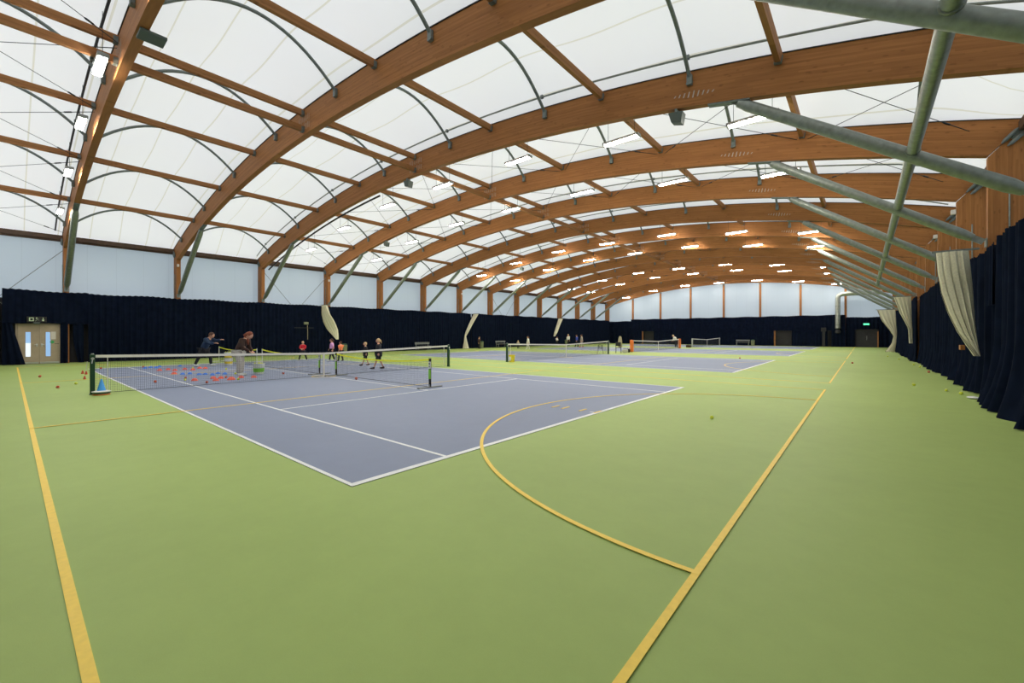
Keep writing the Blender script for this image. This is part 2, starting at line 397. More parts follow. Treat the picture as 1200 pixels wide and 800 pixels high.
# ------------------------------------------------------------------ arches
def arch_label(k): return ORD[k] if k else 'hidden nearest'
def make_arch(k):
    y = YK[k]
    root = thing('roof_arch', '', 'roof arch', (CX, y, 0))
    if k == 0: lab = 'brown glulam roof arch behind the camera, above the near end wall'
    elif k == 1: lab = 'nearest visible brown glulam roof arch, rising steeply at the left edge beside the bright lamps'
    elif k == NF-1: lab = 'farthest brown glulam roof arch, against the pale end wall'
    else: lab = f'brown glulam roof arch spanning the hall, {ORD[k]} one counted from the camera'
    root['label'] = lab; root['group'] = 'glulam roof arches'
    n = 72; vs = []; fs = []; hw = W_OUT-.03
    for i in range(n+1):
        d = -hw+2*hw*i/n; zt = top(CX+d)
        ang = math.asin(d/ARC_R)
        dx = -sin(ang)*DEP; dz = -cos(ang)*DEP
        # inner edge follows the concentric curve
        dl = d*(1-.0373*(abs(d)/hw)**8); al = math.asin(dl/ARC_R)      # slanted end cut where the arch lands on the post
        for yy in (-TH/2, TH/2): vs += [(d, yy, zt), (dl, yy, top(CX+dl)-DEP/cos(al))]
    for i in range(n):
        a = i*4; b = a+4
        fs += [(a, b, b+1, a+1), (a+2, a+3, b+3, b+2), (a, a+2, b+2, b), (a+1, b+1, b+3, a+3)]
    fs += [(0, 1, 3, 2), (n*4, n*4+2, n*4+3, n*4+1)]
    p = MB(); p.add(vs, fs)
    p0 = p
    t = MB()     # dark capping strip
    for i in range(0, n, 1):
        d0 = -hw+2*hw*i/n; d1 = -hw+2*hw*(i+1)/n
        t.bar((d0, 0, top(CX+d0)+.012), (d1, 0, top(CX+d1)+.012), TH+.05, .022)
    t.build('capping_strip', M['cable'], root)
    # pale dowel slots: splice at the crown, and above the strut plate on the right
    for r_ in range(2):
        for i in range(9):
            xx = -.42+.105*i; zz = 9.22+.3*r_ + (.03 if i % 2 else 0)
            p.box(xx-.009, xx+.009, -TH/2-.004, -TH/2+.002, zz, zz+.22, 1)
    for i in range(9):
        xx = 11.85+.125*i; hh = .05 + .13*(1-abs(i-4)/4.)
        zb = top(CX+xx)-DEP+.30-hh*.5
        p.add([(xx, -TH/2-.004, zb), (xx+.035, -TH/2-.004, zb), (xx+.075, -TH/2-.004, zb+hh), (xx+.04, -TH/2-.004, zb+hh),
               (xx, -TH/2+.002, zb), (xx+.035, -TH/2+.002, zb), (xx+.075, -TH/2+.002, zb+hh), (xx+.04, -TH/2+.002, zb+hh)],
              [(0, 1, 2, 3), (4, 7, 6, 5), (0, 4, 5, 1), (1, 5, 6, 2), (2, 6, 7, 3), (3, 7, 4, 0)], 1)
    p.build('beam', [M['arch'], M['dowel']], root)
    # knuckle plates at the eaves
    for sx in (-1, 1):
        q = MB(); q.bevbox(-.05, .22, -TH/2-.03, TH/2+.03, -.05, .05, .012)
        for dz in (.07, -.07): q.tube([(-.24, -TH/2-.045, dz), (-.14, -TH/2-.045, dz*1.1), (.14, -TH/2-.045, dz*1.2), (.24, -TH/2-.045, dz)], [.02, .05, .05, .02], 8); q.tube([(-.22, TH/2+.045, dz), (.22, TH/2+.045, dz)], .04, 8)
        ob = q.build('knuckle_joint', M['dsteel'], root, loc=(sx*(W_IN+.46), 0, top(CX+sx*(W_IN+.46))-.47))
        ob.rotation_euler[1] = -sx*R(46)
    return root
M['dowel'] = plain('pale_dowel_end', (.46, .38, .31), .7)
for k in range(NF): make_arch(k)

# posts ----------------------------------------------------------------
def make_post(k, sx):
    y = YK[k]; side = 'left' if sx < 0 else 'right'
    xin = W_IN+.0; h = 6.55
    if k == 0: lab = f'glulam wall post behind the camera on the {side} wall'
    else: lab = f'brown glulam wall post on the {side} wall carrying the {ORD[k]} roof arch from the camera'
    root = thing('wall_post', lab, 'post', (CX+sx*(W_IN+.36), y, 0), group=f'{side} wall posts')
    pz = top(CX+sx*W_IN)-DEP-.06; pz2 = top(CX+sx*(W_IN+.62))-DEP-.42+.30
    a, b = -.36*sx, .38*sx
    zin = top(CX+sx*W_IN)-DEP/cos(math.asin(W_IN/ARC_R))-.035; zout = top(CX+sx*(W_OUT-.03))-.05
    prof = [(a, 0), (b, 0), (b, zout+.02), (b-.05*sx, zout), (a, zin)]
    vs = [(x, yy, z) for yy in (-TH/2, TH/2) for x, z in prof]; n = len(prof)
    fs = [tuple(range(n)), tuple(reversed(range(n, 2*n)))] + [(i, (i+1) % n, n+(i+1) % n, n+i) for i in range(n)]
    MB().add(vs, fs).build('shaft', M['post'], root)
    if k in (2, 4, 7) and sx < 0 or (k in (3, 5, 6) and sx > 0):
        MB().bevbox(-.07, .07, -.05, .05, 0, .17, .012).build('detector_box', M['paper'], root, loc=(-.44*sx, -.05, pz-.45))
    # conduit pipe on the side face
    q = MB(); q.tube([(.02*sx, -TH/2-.02, 1.), (.02*sx, -TH/2-.02, pz-.9)], .018, 6)
    q.build('conduit', M['steel'], root)
for k in range(NF):
    make_post(k, -1); make_post(k, 1)

# struts ----------------------------------------------------------------
def strut_mesh():
    # local: right-hand version, origin at the foot on the post (0,0,0) rising inwards (-X)
    a = Vector((0, 0, 0)); b = Vector((-5.15, 0, 3.55))
    d = (b-a).normalized()
    return a, b, d
def make_strut(k, sx, proto={}):
    side = 'left' if sx < 0 else 'right'
    if k == 0: lab = f'grey tubular steel strut behind the camera, {side} side'
    elif k == 2 and sx > 0: lab = 'nearest grey tubular steel strut, crossing the upper right corner'
    else: lab = f'grey tubular steel strut from the {side} wall post up to the {ORD[k]} roof arch'
    loc = (CX+sx*(W_IN-.15), YK[k], 4.25)
    if sx in proto:
        root = dup(proto[sx]); root.location = loc; root['label'] = lab; return
    root = thing('steel_strut', lab, 'strut', loc, group=f'{side} steel struts'); proto[sx] = root
    a, b, d = strut_mesh(); a = Vector((a.x*sx, 0, a.z)); b = Vector((b.x*sx, 0, b.z)); d = (b-a).normalized()
    sm(MB().tube([a+d*.15, a+d*.4, b-d*.5, b-d*.22], [.10, .135, .135, .10], 20).build('pipe', M['steel'], root))
    q = MB(); q.bar(a-d*.10, a+d*.3, .04, .16); q.bar(a-d*.155+Vector((0, 0, -.12)), a-d*.155+Vector((0, 0, .12)), .2, .03, up=(1, 0, 0))
    q.build('foot_plate', M['steel'], root)
    q = MB(); q.bar(b-d*.4, b-d*.02, .03, .12)
    tx = b.x; zt = b.z; sl = -(tx+sx*(W_IN-.15))
    pts = []
    for dx in (-.55, .45):
        xw = CX+sx*(W_IN-.15)+b.x+dx*-sx*-1
        pts.append(Vector((b.x+dx*sx, 0, top(xw)-DEP/cos(math.asin((xw-CX)/ARC_R))-4.25-.02)))
    q.bar(pts[0], pts[1], .2, .035)
    q.build('top_plate', M['dsteel'], root)
for k in range(1, NF-1):
    make_strut(k, 1)
    make_strut(k, -1)

# lengthwise tie pipe through the right struts
tie_lab = {}
proto = None
for b_ in range(1, 9):
    lab = f'grey steel tie pipe joining the {ORD[b_]} and {ORD[b_+1]} right hand struts' if b_ > 1 else 'grey steel tie pipe at the top right, nearest of the line'
    loc = (.78, (YK[b_]+YK[b_+1])/2, 5.47)
    if proto is None:
        proto = thing('tie_pipe', lab, 'tie pipe', loc, group='tie pipes along the right struts')
        L = BAY/2-.15
        sm(MB().tube([(0, -L, 0), (0, L, 0)], .108, 18).build('pipe', M['steel'], proto))
        q = MB()
        for s_ in (-1, 1): q.tube([(0, s_*(L-.03), 0), (0, s_*(L+.01), 0)], .125, 18)
        q.build('end_collar', M['steel'], proto)
    else:
        r_ = dup(proto); r_.location = loc; r_['label'] = lab

# purlins ----------------------------------------------------------------
def place_name(i, n):      # place counted up from the left wall
    return ORD[i+1]
def bayname(b_):
    if b_ == 0: return 'left of the first roof arch'
    return f'between the {ORD[b_]} and {ORD[b_+1]} roof arches'
proto = None
pl = BAY/2-TH/2-.015
for b_ in range(NF-1):
    yc = (YK[b_]+YK[b_+1])/2
    items = [(x, top(x)-.14, math.atan((x-CX)/ARC_R), i, False) for i, x in enumerate(PURX)] + [(CX, 9.27, 0, 3, True)]
    for x, z, an, i, low in items:
        if low: lab = f'timber purlin {bayname(b_)}, the lower one under the crown'
        else: lab = f'timber purlin {bayname(b_)}, {ORD[i+1]} up from the left wall'
        if proto is None:
            proto = thing('purlin', lab, 'purlin', group='timber purlins of the roof')
            MB().bevbox(-.065, .065, -pl, pl, -.11, .11, .008).build('beam', M['purlin'], proto)
            for s_ in (-1, 1):
                q = MB(); q.box(-.08, .08, s_*pl-.1, s_*pl+.0, -.125, -.108); q.box(-.08, -.066, s_*pl-.1, s_*pl, -.12, .06); q.box(.066, .08, s_*pl-.1, s_*pl, -.12, .06)
                q.build('shoe', M['dsteel'], proto)
            r_ = proto
        else: r_ = dup(proto)
        r_.location = (x, yc, z); r_.rotation_euler = (0, an, 0); r_['label'] = lab
        # arches slope away from crown
# hoops ----------------------------------------------------------------
proto = None
for b_ in range(NF-1):
    yc = (YK[b_]+YK[b_+1])/2
    for i, x in enumerate(HOOPX):
        bn = bayname(b_)
        lab = f'grey hoop under roof cloth {bn}, {ORD[i+1]} from left'
        if proto is None:
            proto = thing('roof_hoop', lab, 'hoop', group='steel hoops under the roof cloth')
            L = BAY/2-TH/2-.05; n = 20
            pts = [(0, -L+2*L*j/n, -.20+1.24*(1-(-1+2*j/n)**2)) for j in range(n+1)]
            sm(MB().tube(pts, .052, 10).build('tube', M['dsteel'], proto))
            for s_ in (-1, 1):
                q = MB(); q.bevbox(-.07, .07, s_*(L+.0)-.06, s_*(L)+.045, -.40, -.12, .012)
                q.tube([(-.09, s_*L-.02, -.34), (.09, s_*L-.02, -.34)], .025, 8)
                q.build('bracket', M['dsteel'], proto)
            r_ = proto
        else: r_ = dup(proto)
        r_.location = (x, yc, top(x)); r_['label'] = lab

# curved pipes along some arches --------------------------------------------
def arch_pipe(yc, dz, lab, x0=CX-18.9, x1=CX+18.9, r_=.03, mat='steel'):
    root = thing('roof_pipe', lab, 'pipe', (0, yc, 0), group='slim pipes following the arches')
    n = 60; pts = []
    for i in range(n+1):
        x = x0+(x1-x0)*i/n; pts.append((x, 0, top(x)+dz*min(1, (min(x-CX+W_OUT, CX+W_OUT-x)+.05)/2.2)))
    sm(MB().tube(pts, r_, 8).build('tube', M[mat], root))
    q = MB()
    for x in HOOPX:
        if x0 < x < x1: q.bevbox(x-.05, x+.05, -.05, .05, top(x)+dz-.05, top(x)+dz+.06, .01)
    q.build('clip', M['dsteel'], root)
arch_pipe(YK[3]-.33, .28, 'slim grey pipe following the third roof arch, just under the cloth')
arch_pipe(YK[1]-.42, .26, 'dark slim pipe beside the nearest roof arch, past the row of bright lamps', r_=.034, mat='cable')
arch_pipe(YK[5]-.36, .28, 'slim grey pipe following the fifth roof arch from the camera')
arch_pipe(YK[6]-.36, .28, 'slim grey pipe following the sixth roof arch from the camera')
arch_pipe(YK[7]-.36, .28, 'slim grey pipe following the seventh roof arch from the camera')
root = thing('roof_pipe', 'dark curved pipe rising behind the third left strut to the arch underside', 'pipe', (0, YK[3]+.5, 0), group='slim pipes following the arches')
pts = [(-34.9+i*.75, 0, top(-34.9+i*.75)-.85-(.0 if i > 2 else 0)) for i in range(21)]
sm(MB().tube(pts, .05, 8).build('tube', M['cable'], root))

# brace cables ----------------------------------------------------------------
def cable(mb, a, b, r_=.009):
    a, b = Vector(a), Vector(b); mb.tube([a, b], r_, 6)
for b_ in (0, 3, 4, 8):
    ya, yb = YK[b_]+TH/2+.02, YK[b_+1]-TH/2-.02
    xs = [CX-18.4]+PURX+[CX+18.4]
    for i in range(len(xs)-1):
        x0, x1 = xs[i], xs[i+1]
        bn = bayname(b_)
        root = thing('brace_cables', f'crossed cables {bn}, {ORD[i+1]} pair from left', 'brace cable', ((x0+x1)/2, (ya+yb)/2, 0), group='crossed roof brace cables')
        cx_, cy_ = (x0+x1)/2, (ya+yb)/2
        for (xa, xb) in ((x0+.15, x1-.15), (x1-.15, x0+.15)):
            sgn = 1 if xa < xb else -1
            A = Vector((xa-cx_, ya-cy_, top(xa)-.30)); B = Vector((xb-cx_, yb-cy_, top(xb)-.30))
            q = MB(); cable(q, A, B)
            ob = q.build('cable', M['cable'], root)
            q = MB(); d_ = (B-A).normalized()
            q.tube([B-d_*1.0, B-d_*.95, B-d_*.75, B-d_*.7], [.010, .026, .026, .010], 8); q.tube([B-d_*.7, B-d_*.1], .012, 6)
            q.build('turnbuckle', M['cable'], root)
for b_ in (0, 3, 8):
    for sx, side in ((-1, 'left'), (1, 'right')):
        if sx > 0: continue
        ya, yb = YK[b_]+TH/2, YK[b_+1]-TH/2; yc = (ya+yb)/2
        root = thing('wall_brace', f'crossed thin steel bracing on the {side} wall beside the {ORD[b_+1]} wall post', 'wall brace', (CX+sx*(W_IN+.35), yc, 0), group='crossed wall braces')
        for s_ in (-1, 1):
            q = MB(); cable(q, (0, s_*(ya-yc), .6), (0, s_*(yb-yc), 6.4), .018); q.build('rod', M['steel'], root)
        MB().tube([(-.03, 0, 3.5), (.03, 0, 3.5)], .09, 12).build('ring', M['steel'], root)

# ------------------------------------------------------------------ lamps
LY = [1.6, 13.9, 19.2, 31.45, 36.9, 48.8, 54.0, 66.0]
LX = [-30.4, -25.8, -20.9, -16.15, -11.3, -6.6, -2.5]
LZ = [7.72, 8.5, 9.0, 9.06, 9.03, 8.5, 7.9]
rowname = ['row by the nearest roof arch', 'row over far side of nearest court', 'row over near side of second court', 'row over far side of second court',
           'row over near side of third court', 'row over far side of third court', 'row over near side of farthest court', 'row by the end wall']
proto = None
for j, y in enumerate(LY):
    for i, x in enumerate(LX):
        if j == 0 and i > 5: continue
        lab = f'bright ceiling lamp, {ORD[i+1]} from left, {rowname[j]}'
        if proto is None:
            proto = thing('ceiling_lamp', lab, 'lamp', group='suspended batten lamps')
            MB().bevbox(-.66, .66, -.12, .12, 0, .06, .012).build('housing', M['housing'], proto)
            for s_ in (-1, 1):
                q = MB().tube([(-.62, s_*.055, -.02), (.62, s_*.055, -.02)], .036, 16)
                for fi, f3 in enumerate(q.f):          # upper half made opaque, added to keep light off the beams
                    if sum(q.v[v3][2] for v3 in f3)/len(f3) > -.014: q.m[fi] = 1
                sm(q.build('tube', [M['lamp'], M['housing']], proto))
                MB().bevbox(s_*.65-.03, s_*.65+.03, -.12, .12, -.05, .06, .01).build('end_cap', M['housing'], proto)
            r_ = proto
        else: r_ = dup(proto)
        r_.location = (x, y, LZ[i]); r_['label'] = lab
        q = MB()
        # hanging wires reach the roof cloth above
        fr = min(range(NF-1), key=lambda b: abs(y-(YK[b]+YK[b+1])/2)); s_ = (y-(YK[fr]+YK[fr+1])/2)/(BAY/2)
        zc = top(x)+1.05*(1-s_*s_)*bulge_x(x)*.96
        q.tube([(-.5, 0, .06), (-.5, 0, zc-LZ[i])], .007, 5); q.tube([(.5, 0, .06), (.5, 0, zc-LZ[i])], .007, 5)
        q.build('hanging_wire', M['cable'], r_)

# loudspeakers under arches --------------------------------------------------
for (x, k, lab) in ((-16.7, 3, 'dark loudspeaker under the crown of the third roof arch'), (-4.1, 3, 'dark loudspeaker under the third arch, right of centre near the strut'),
                    (-26.2, 4, 'dark loudspeaker under the fourth roof arch, left part'), (-26.0, 7, 'dark loudspeaker under a far roof arch on the left')):
    z = top(x)-DEP
    root = thing('loudspeaker', lab, 'loudspeaker', (x, YK[k], z-.03), group='loudspeakers under the arches')
    q = MB(); q.add([(-.2, -.14, -.06), (.2, -.14, -.12), (.2, .14, -.12), (-.2, .14, -.06), (-.12, -.12, -.34), (.15, -.12, -.42), (.15, .12, -.42), (-.12, .12, -.34)],
                    [(3, 2, 1, 0), (4, 5, 6, 7), (0, 1, 5, 4), (1, 2, 6, 5), (2, 3, 7, 6), (3, 0, 4, 7)])
    q.build('cabinet', M['boxgrey'], root)
    MB().box(-.03, .03, -.1, .1, -.12, .02).build('bracket', M['dsteel'], root)
root = thing('roof_box', 'dark grey metal box on the underside of the nearest roof arch', 'metal box', (-13.5, YK[1]+.05, top(-13.5)-DEP))
MB().bevbox(-.24, .24, -.12, .40, -.09, -.02, .012).build('case', M['boxgrey'], root)
MB().box(-.2, .2, -.08, .08, -.03, .01).build('bracket', M['dsteel'], root)

# gable posts ------------------------------------------------------------------
gx = [-34.7+.0]+[CX+4.73*n for n in range(-3, 4)]
gl = ['in the left corner', 'second from left', 'third from left', 'fourth from left', 'at the middle', 'first right of the middle', 'second right of the middle', 'next to the round duct']
for i, x in enumerate(gx):
    if i == 0: continue
    h = top(x)-DEP+.1
    root = thing('gable_post', f'slim timber post on the pale end wall, {gl[i]}', 'post', (x, Y1+.0 if i else Y1-.2, 0), group='end wall posts')
    MB().bevbox(-.12, .12, -.13, .13, 0, h-.12, .01).build('shaft', M['post'], root)
    MB().box(-.135, .135, -.14, .14, h-.30, h-.11).build('shoe', M['dsteel'], root)

# ------------------------------------------------------------------ curtains
def curtain(name, label, axis, c0, a0, a1, z0, z1, parent=None, amp=.055, wl=.27, seed=1, flare=None, group='navy wall curtains', zfun=None, mat='navy', hooks=True):
    """pleated sheet: axis 'y' runs along Y at x=c0, axis 'x' runs along X at y=c0"""
    rnd = random.Random(seed); ph = [rnd.uniform(0, 6.28) for _ in range(4)]
    L = a1-a0; n = max(8, int(L/.045)); nz = 8
    vs, fs = [], []
    for i in range(n+1):
        t = i/n; a = a0+L*t
        for j in range(nz+1):
            u = j/nz; zz0 = z0 + .012*sin(a*3.1+ph[3])
            zt = z1 + .03*sin(a*1.9+ph[0]) + .015*sin(a*23) if z1 > 3 else z1
            if zfun: zz0, zt = zfun(a, zz0, zt)
            z = zz0+(zt-zz0)*u
            k = (.55+.45*(1-u))
            off = amp*k*(sin(2*pi*a/wl+ph[0]+.6*sin(a*1.3)) + .5*sin(2*pi*a/(wl*2.37)+ph[1])) + .05*sin(a*.7+ph[2])
            aa = a
            if flare: off2, aa = flare(a, u); off += off2
            p = (c0+off, aa, z) if axis == 'y' else (aa, c0+off, z)
            vs.append(p)
    for i in range(n):
        for j in range(nz): b = i*(nz+1)+j; fs.append((b, b+nz+1, b+nz+2, b+1))
    m_ = MB().add(vs, fs)
    o = m_.build(name, M[mat], parent, smooth=True)
    if label: tag(o, label, 'curtain', group)
    return o
XCL, XCR = CX-W_IN+.17, CX+W_IN-.20      # curtain planes
# left wall: door curtain set, then four long runs
rt = thing('curtain', 'navy curtain with an opening framing the beige double doors, far left', 'curtain', (XCL, 1, 0), group='navy wall curtains')
def loc_curt(name, *a, **k):
    o = curtain(name, None, *a, parent=rt, **k); o.matrix_parent_inverse = Matrix.Translation(-Vector(rt.location)); return o
loc_curt('header', 'y', XCL, -.25, 2.95, 2.22, 4.0, seed=3, amp=.03)
def fl(a, u):
    k = (a+.25)/.65; w = (1-u)
    return (.06*w, -.25 + k*(.30+.5*(1-u)**1.0))
loc_curt('drape', 'y', XCL-.02, -.25, .40, .02, 2.3, seed=4, flare=fl)
loc_curt('drape', 'y', XCL-.02, 1.82, 2.12, .02, 2.3, seed=5)
def fl2(a, u):
    k = (a-2.45)/.45
    return (.0, a+.0 if u > .45 else a + (.45-u)*1.1*(1-k))
loc_curt('drape', 'y', XCL-.02, 2.32, 2.75, .02, 2.3, seed=6, flare=lambda a, u: (0, a+(.9*max(0, .55-abs(u-.0))*(2.75-a))))
segs = [(2.93, 16.48, 'navy wall curtain on the left behind the nearest court', .01), (16.5, 33.88, 'navy wall curtain on the left between first and second netting bundle', 0),
        (33.9, 51.18, 'navy wall curtain on the left between second and third netting bundle', 0), (51.2, 67.72, 'navy wall curtain on the left beyond the last netting bundle', 0)]
for i, (a, b, lab, e) in enumerate(segs):
    curtain('curtain', lab, 'y', XCL, a, b, .02, 3.97, seed=10+i)
# end wall: main run in front and two lower corner runs
YC = Y1-.75
for i, (a, b, z0, z1, y, lab) in enumerate(((-30.2, -12.3+4.0, .02, 4.05, YC, 'navy end wall curtain, wide left part with a dark window slot'), (-6.3, -2.4, .02, 4.05, YC, 'navy end wall curtain behind the round duct'))):
    pass
rt2 = thing('curtain', 'wide navy end wall curtain under the pale gable panels', 'curtain', (-16, YC, 0), group='navy wall curtains')
def ec(name, a, b, z0, z1, y=YC, **k):
    o = curtain(name, None, 'x', y, a, b, z0, z1, parent=rt2, wl=.4, amp=.05, **k); o.matrix_parent_inverse = Matrix.Translation(-Vector(rt2.location)); return o
ec('header', -30.2, -1.8, 2.1, 4.06, seed=21)
for a, b, s_ in ((-30.2, -28.35, 22), (-26.3, -9.55, 23), (-7.45, -3.6, 24), (-3.2, -1.8, 25)): ec('drape', a, b, .02, 2.14, seed=s_)
rt3 = thing('curtain', 'dark lower curtain in the left corner of the end wall', 'curtain', (-32.3, Y1-.3, 0), group='navy wall curtains')
o = curtain('drape', None, 'x', Y1-.35, -34.5, -30.1, .02, 3.8, parent=rt3, seed=26, wl=.4); o.matrix_parent_inverse = Matrix.Translation(-Vector(rt3.location))
rt4 = thing('curtain', 'dark lower curtain over the right end doors, under the green sign', 'curtain', (0, Y1-.3, 0), group='navy wall curtains')
for a, b, z0, z1 in ((-1.8, 2.7, 2.25, 3.72), (-1.8, -.9, .02, 2.3), (1.35, 2.7, .02, 2.3)):
    o = curtain('drape', None, 'x', Y1-.35, a, b, z0, z1, parent=rt4, seed=27, wl=.4); o.matrix_parent_inverse = Matrix.Translation(-Vector(rt4.location))
# right wall
def flnear(a, u):
    w = max(0, 1-u*2.2)**2
    near = max(0, min(1, (a-9)/6.2))
    return (-(.30*w*(.55+.45*sin(a*5.2)) + .05*w*sin(a*17)), a+.12*w*sin(a*6))
rt5 = thing('curtain', 'navy curtain nearest on the right, its hem spread out on the floor', 'curtain', (XCR, 8, 0), group='navy wall curtains')
o = curtain('drape', None, 'y', XCR, -2.2, 15.15, .008, 3.88, parent=rt5, seed=31, amp=.085, wl=.42, flare=flnear); o.matrix_parent_inverse = Matrix.Translation(-Vector(rt5.location))
o = curtain('header', None, 'y', XCR-.02, 15.0, 15.8, 2.35, 3.86, parent=rt5, seed=32, amp=.03); o.matrix_parent_inverse = Matrix.Translation(-Vector(rt5.location))
rsegs = [(15.7, 33.88, 'navy right wall curtain between the large and the middle netting bundle'), (33.9, 51.08, 'navy right wall curtain between the middle and the farthest netting bundle'),
         (51.1, 67.4, 'navy right wall curtain beyond the farthest netting bundle')]
for i, (a, b, lab) in enumerate(rsegs):
    curtain('curtain', lab, 'y', XCR+(.10 if i == 0 else 0), a, b, .02, 3.86, seed=35+i, amp=.07, wl=.36, flare=lambda a, u: (-.10*max(0, 1-3*u)**2*(1+sin(a*3.3)), a))
# near end wall curtain (behind the camera)
curtain('curtain', 'navy curtain on the wall behind the camera', 'x', Y0+.3, -34.4, 2.4, .02, 3.95, seed=50, wl=.4)

# curtain rails
for side, x, a, b in (('left', XCL-.13, -.2, 67.2), ('right', XCR+.22, -2.2, 67.4)):
    q = MB(); q.tube([(0, a, 3.93 if side == 'left' else 3.82), (0, b, 3.93 if side == 'left' else 3.82)], .014, 8)
    tag(sm(q.build('curtain_rail', M['dsteel'], None, loc=(x, 0, 0))), f'thin steel curtain rail along the {side} wall', 'curtain rail')

# ------------------------------------------------------------------ netting bundles
def bundle(label, P, seed=0, tail=None, thick=.11):
    """P: list of (z, (x,y) edge A, (x,y) edge B) from the top down; a gathered net with soft folds"""
    root = thing('netting_bundle', label, 'netting', (P[-1][1][0], P[-1][1][1], 0), group='gathered divider nets')
    off = Vector(root.location); rnd = random.Random(seed)
    n = 28; vs, fs = [], []; rows = []
    # resample rows
    m = 18
    for j in range(m+1):
        t = j/m*(len(P)-1); i = min(int(t), len(P)-2); f = t-i; f2 = f
        z = P[i][0]*(1-f2)+P[i+1][0]*f2
        A = Vector(P[i][1]).lerp(Vector(P[i+1][1]), f2); B = Vector(P[i][2]).lerp(Vector(P[i+1][2]), f2)
        rows.append((z, A, B, (B-A).length))
    for z, A, B, w in rows:
        d = (B-A); nrm = Vector((-d.y, d.x)).normalized() if w > 1e-4 else Vector((0, 1))
        for k in range(2*n):
            if k < n: s_ = k/(n-1); sg = 1
            else: s_ = 1-(k-n)/(n-1); sg = -1
            th = (thick*.5+.10*(1-min(1, w/.9)))*min(1, .22+w*1.6)*math.sqrt(max(0, 1-(2*s_-1)**2)) + .012
            rip = (.012*sin(s_*26+seed+z*.6)+.010*sin(s_*57+z))*min(1, w/.4)
            q = A+d*s_+nrm*(sg*th+rip)
            vs.append((q.x-off.x, q.y-off.y, z))
    K = 2*n
    for j in range(len(rows)-1):
        for k in range(K): fs.append((j*K+k, j*K+(k+1) % K, (j+1)*K+(k+1) % K, (j+1)*K+k))
    fs += [tuple(range(K)), tuple(reversed([len(rows)*K-K+k for k in range(K)]))]
    sm(MB().add(vs, fs).build('net_folds', M['netting'], root), 60)
    # dark hem along the inward edge: a run of small cords
    q = MB()
    for dd in (0., .03, .055):
        q.tube([(r_[1].x-off.x+dd, r_[1].y-off.y-.02-dd*.6, r_[0]) for r_ in rows], .007, 5)
    q.build('edge_cord', M['hem'], root)
    # track it hangs from
    q = MB(); zt = P[0][0]+.03; A = Vector(P[0][1]); B = Vector(P[0][2]); e = (B-A).normalized()
    q.bar((A.x-off.x-e.x*.08, A.y-off.y, zt), (B.x-off.x+e.x*.2, B.y-off.y, zt), .05, .05)
    q.build('track', M['dsteel'], root)
    return root
r = 2.28
bundle('largest cream netting bundle, tied back against the right wall', [(3.86, (1.50, 16.30), (2.12, 16.35)), (3.3, (1.53, 16.25), (2.16, 16.3)), (2.75, (1.60, 16.2), (2.20, 16.3)), (2.2, (1.73, 16.15), (2.22, 16.25)), (1.7, (1.90, 16.1), (2.24, 16.2)), (1.35, (2.06, 16.05), (2.25, 16.15)), (1.08, (2.20, 16.0), (2.26, 16.05))], 1, thick=.16)
bundle('middle cream netting bundle on the right wall, narrowing to a point', [(3.83, (1.35, 33.85), (2.1, 33.9)), (2.9, (1.6, 33.8), (2.13, 33.9)), (1.9, (2.0, 33.75), (2.14, 33.85)), (1.1, (2.04, 33.7), (2.14, 33.8))], 2)
bundle('farthest cream netting bundle on the right wall, with its tail on the floor', [(3.83, (.9, 51.2), (2.15, 51.25)), (2.9, (1.2, 51.15), (2.2, 51.2)), (2.0, (1.75, 51.1), (2.25, 51.2)), (1.45, (2.02, 51.1), (2.25, 51.15)), (.8, (1.9, 51.0), (2.2, 51.1)), (.03, (1.45, 50.9), (2.1, 51.0))], 3)
bundle('cream netting bundle on the left wall behind the nearest court', [(3.97, (-34.0, 16.4), (-33.35, 16.5)), (3.3, (-34.05, 16.4), (-33.1, 16.6)), (2.6, (-33.95, 16.5), (-32.85, 16.9)), (2.0, (-33.7, 16.7), (-32.75, 17.1)), (1.55, (-33.25, 16.9), (-32.75, 17.15)), (1.2, (-32.9, 17.05), (-32.75, 17.15))], 4, thick=.14)
bundle('cream netting bundle on the left wall by the second court, tail on the floor', [(3.9, (-34.1, 33.9), (-33.4, 34.0)), (2.8, (-34.2, 33.3), (-33.7, 33.4)), (1.9, (-34.2, 32.8), (-33.8, 32.85)), (1.4, (-34.2, 32.6), (-34.0, 32.65)), (.8, (-34.2, 32.5), (-33.8, 32.6)), (.03, (-34.2, 32.3), (-33.5, 32.6))], 5)
bundle('farthest cream netting bundle on the left wall', [(3.85, (-34.15, 51.3), (-33.5, 51.5)), (2.8, (-34.2, 50.8), (-33.7, 51.0)), (1.9, (-34.2, 50.3), (-33.75, 50.5)), (1.3, (-34.2, 50.1), (-33.95, 50.2))], 6)

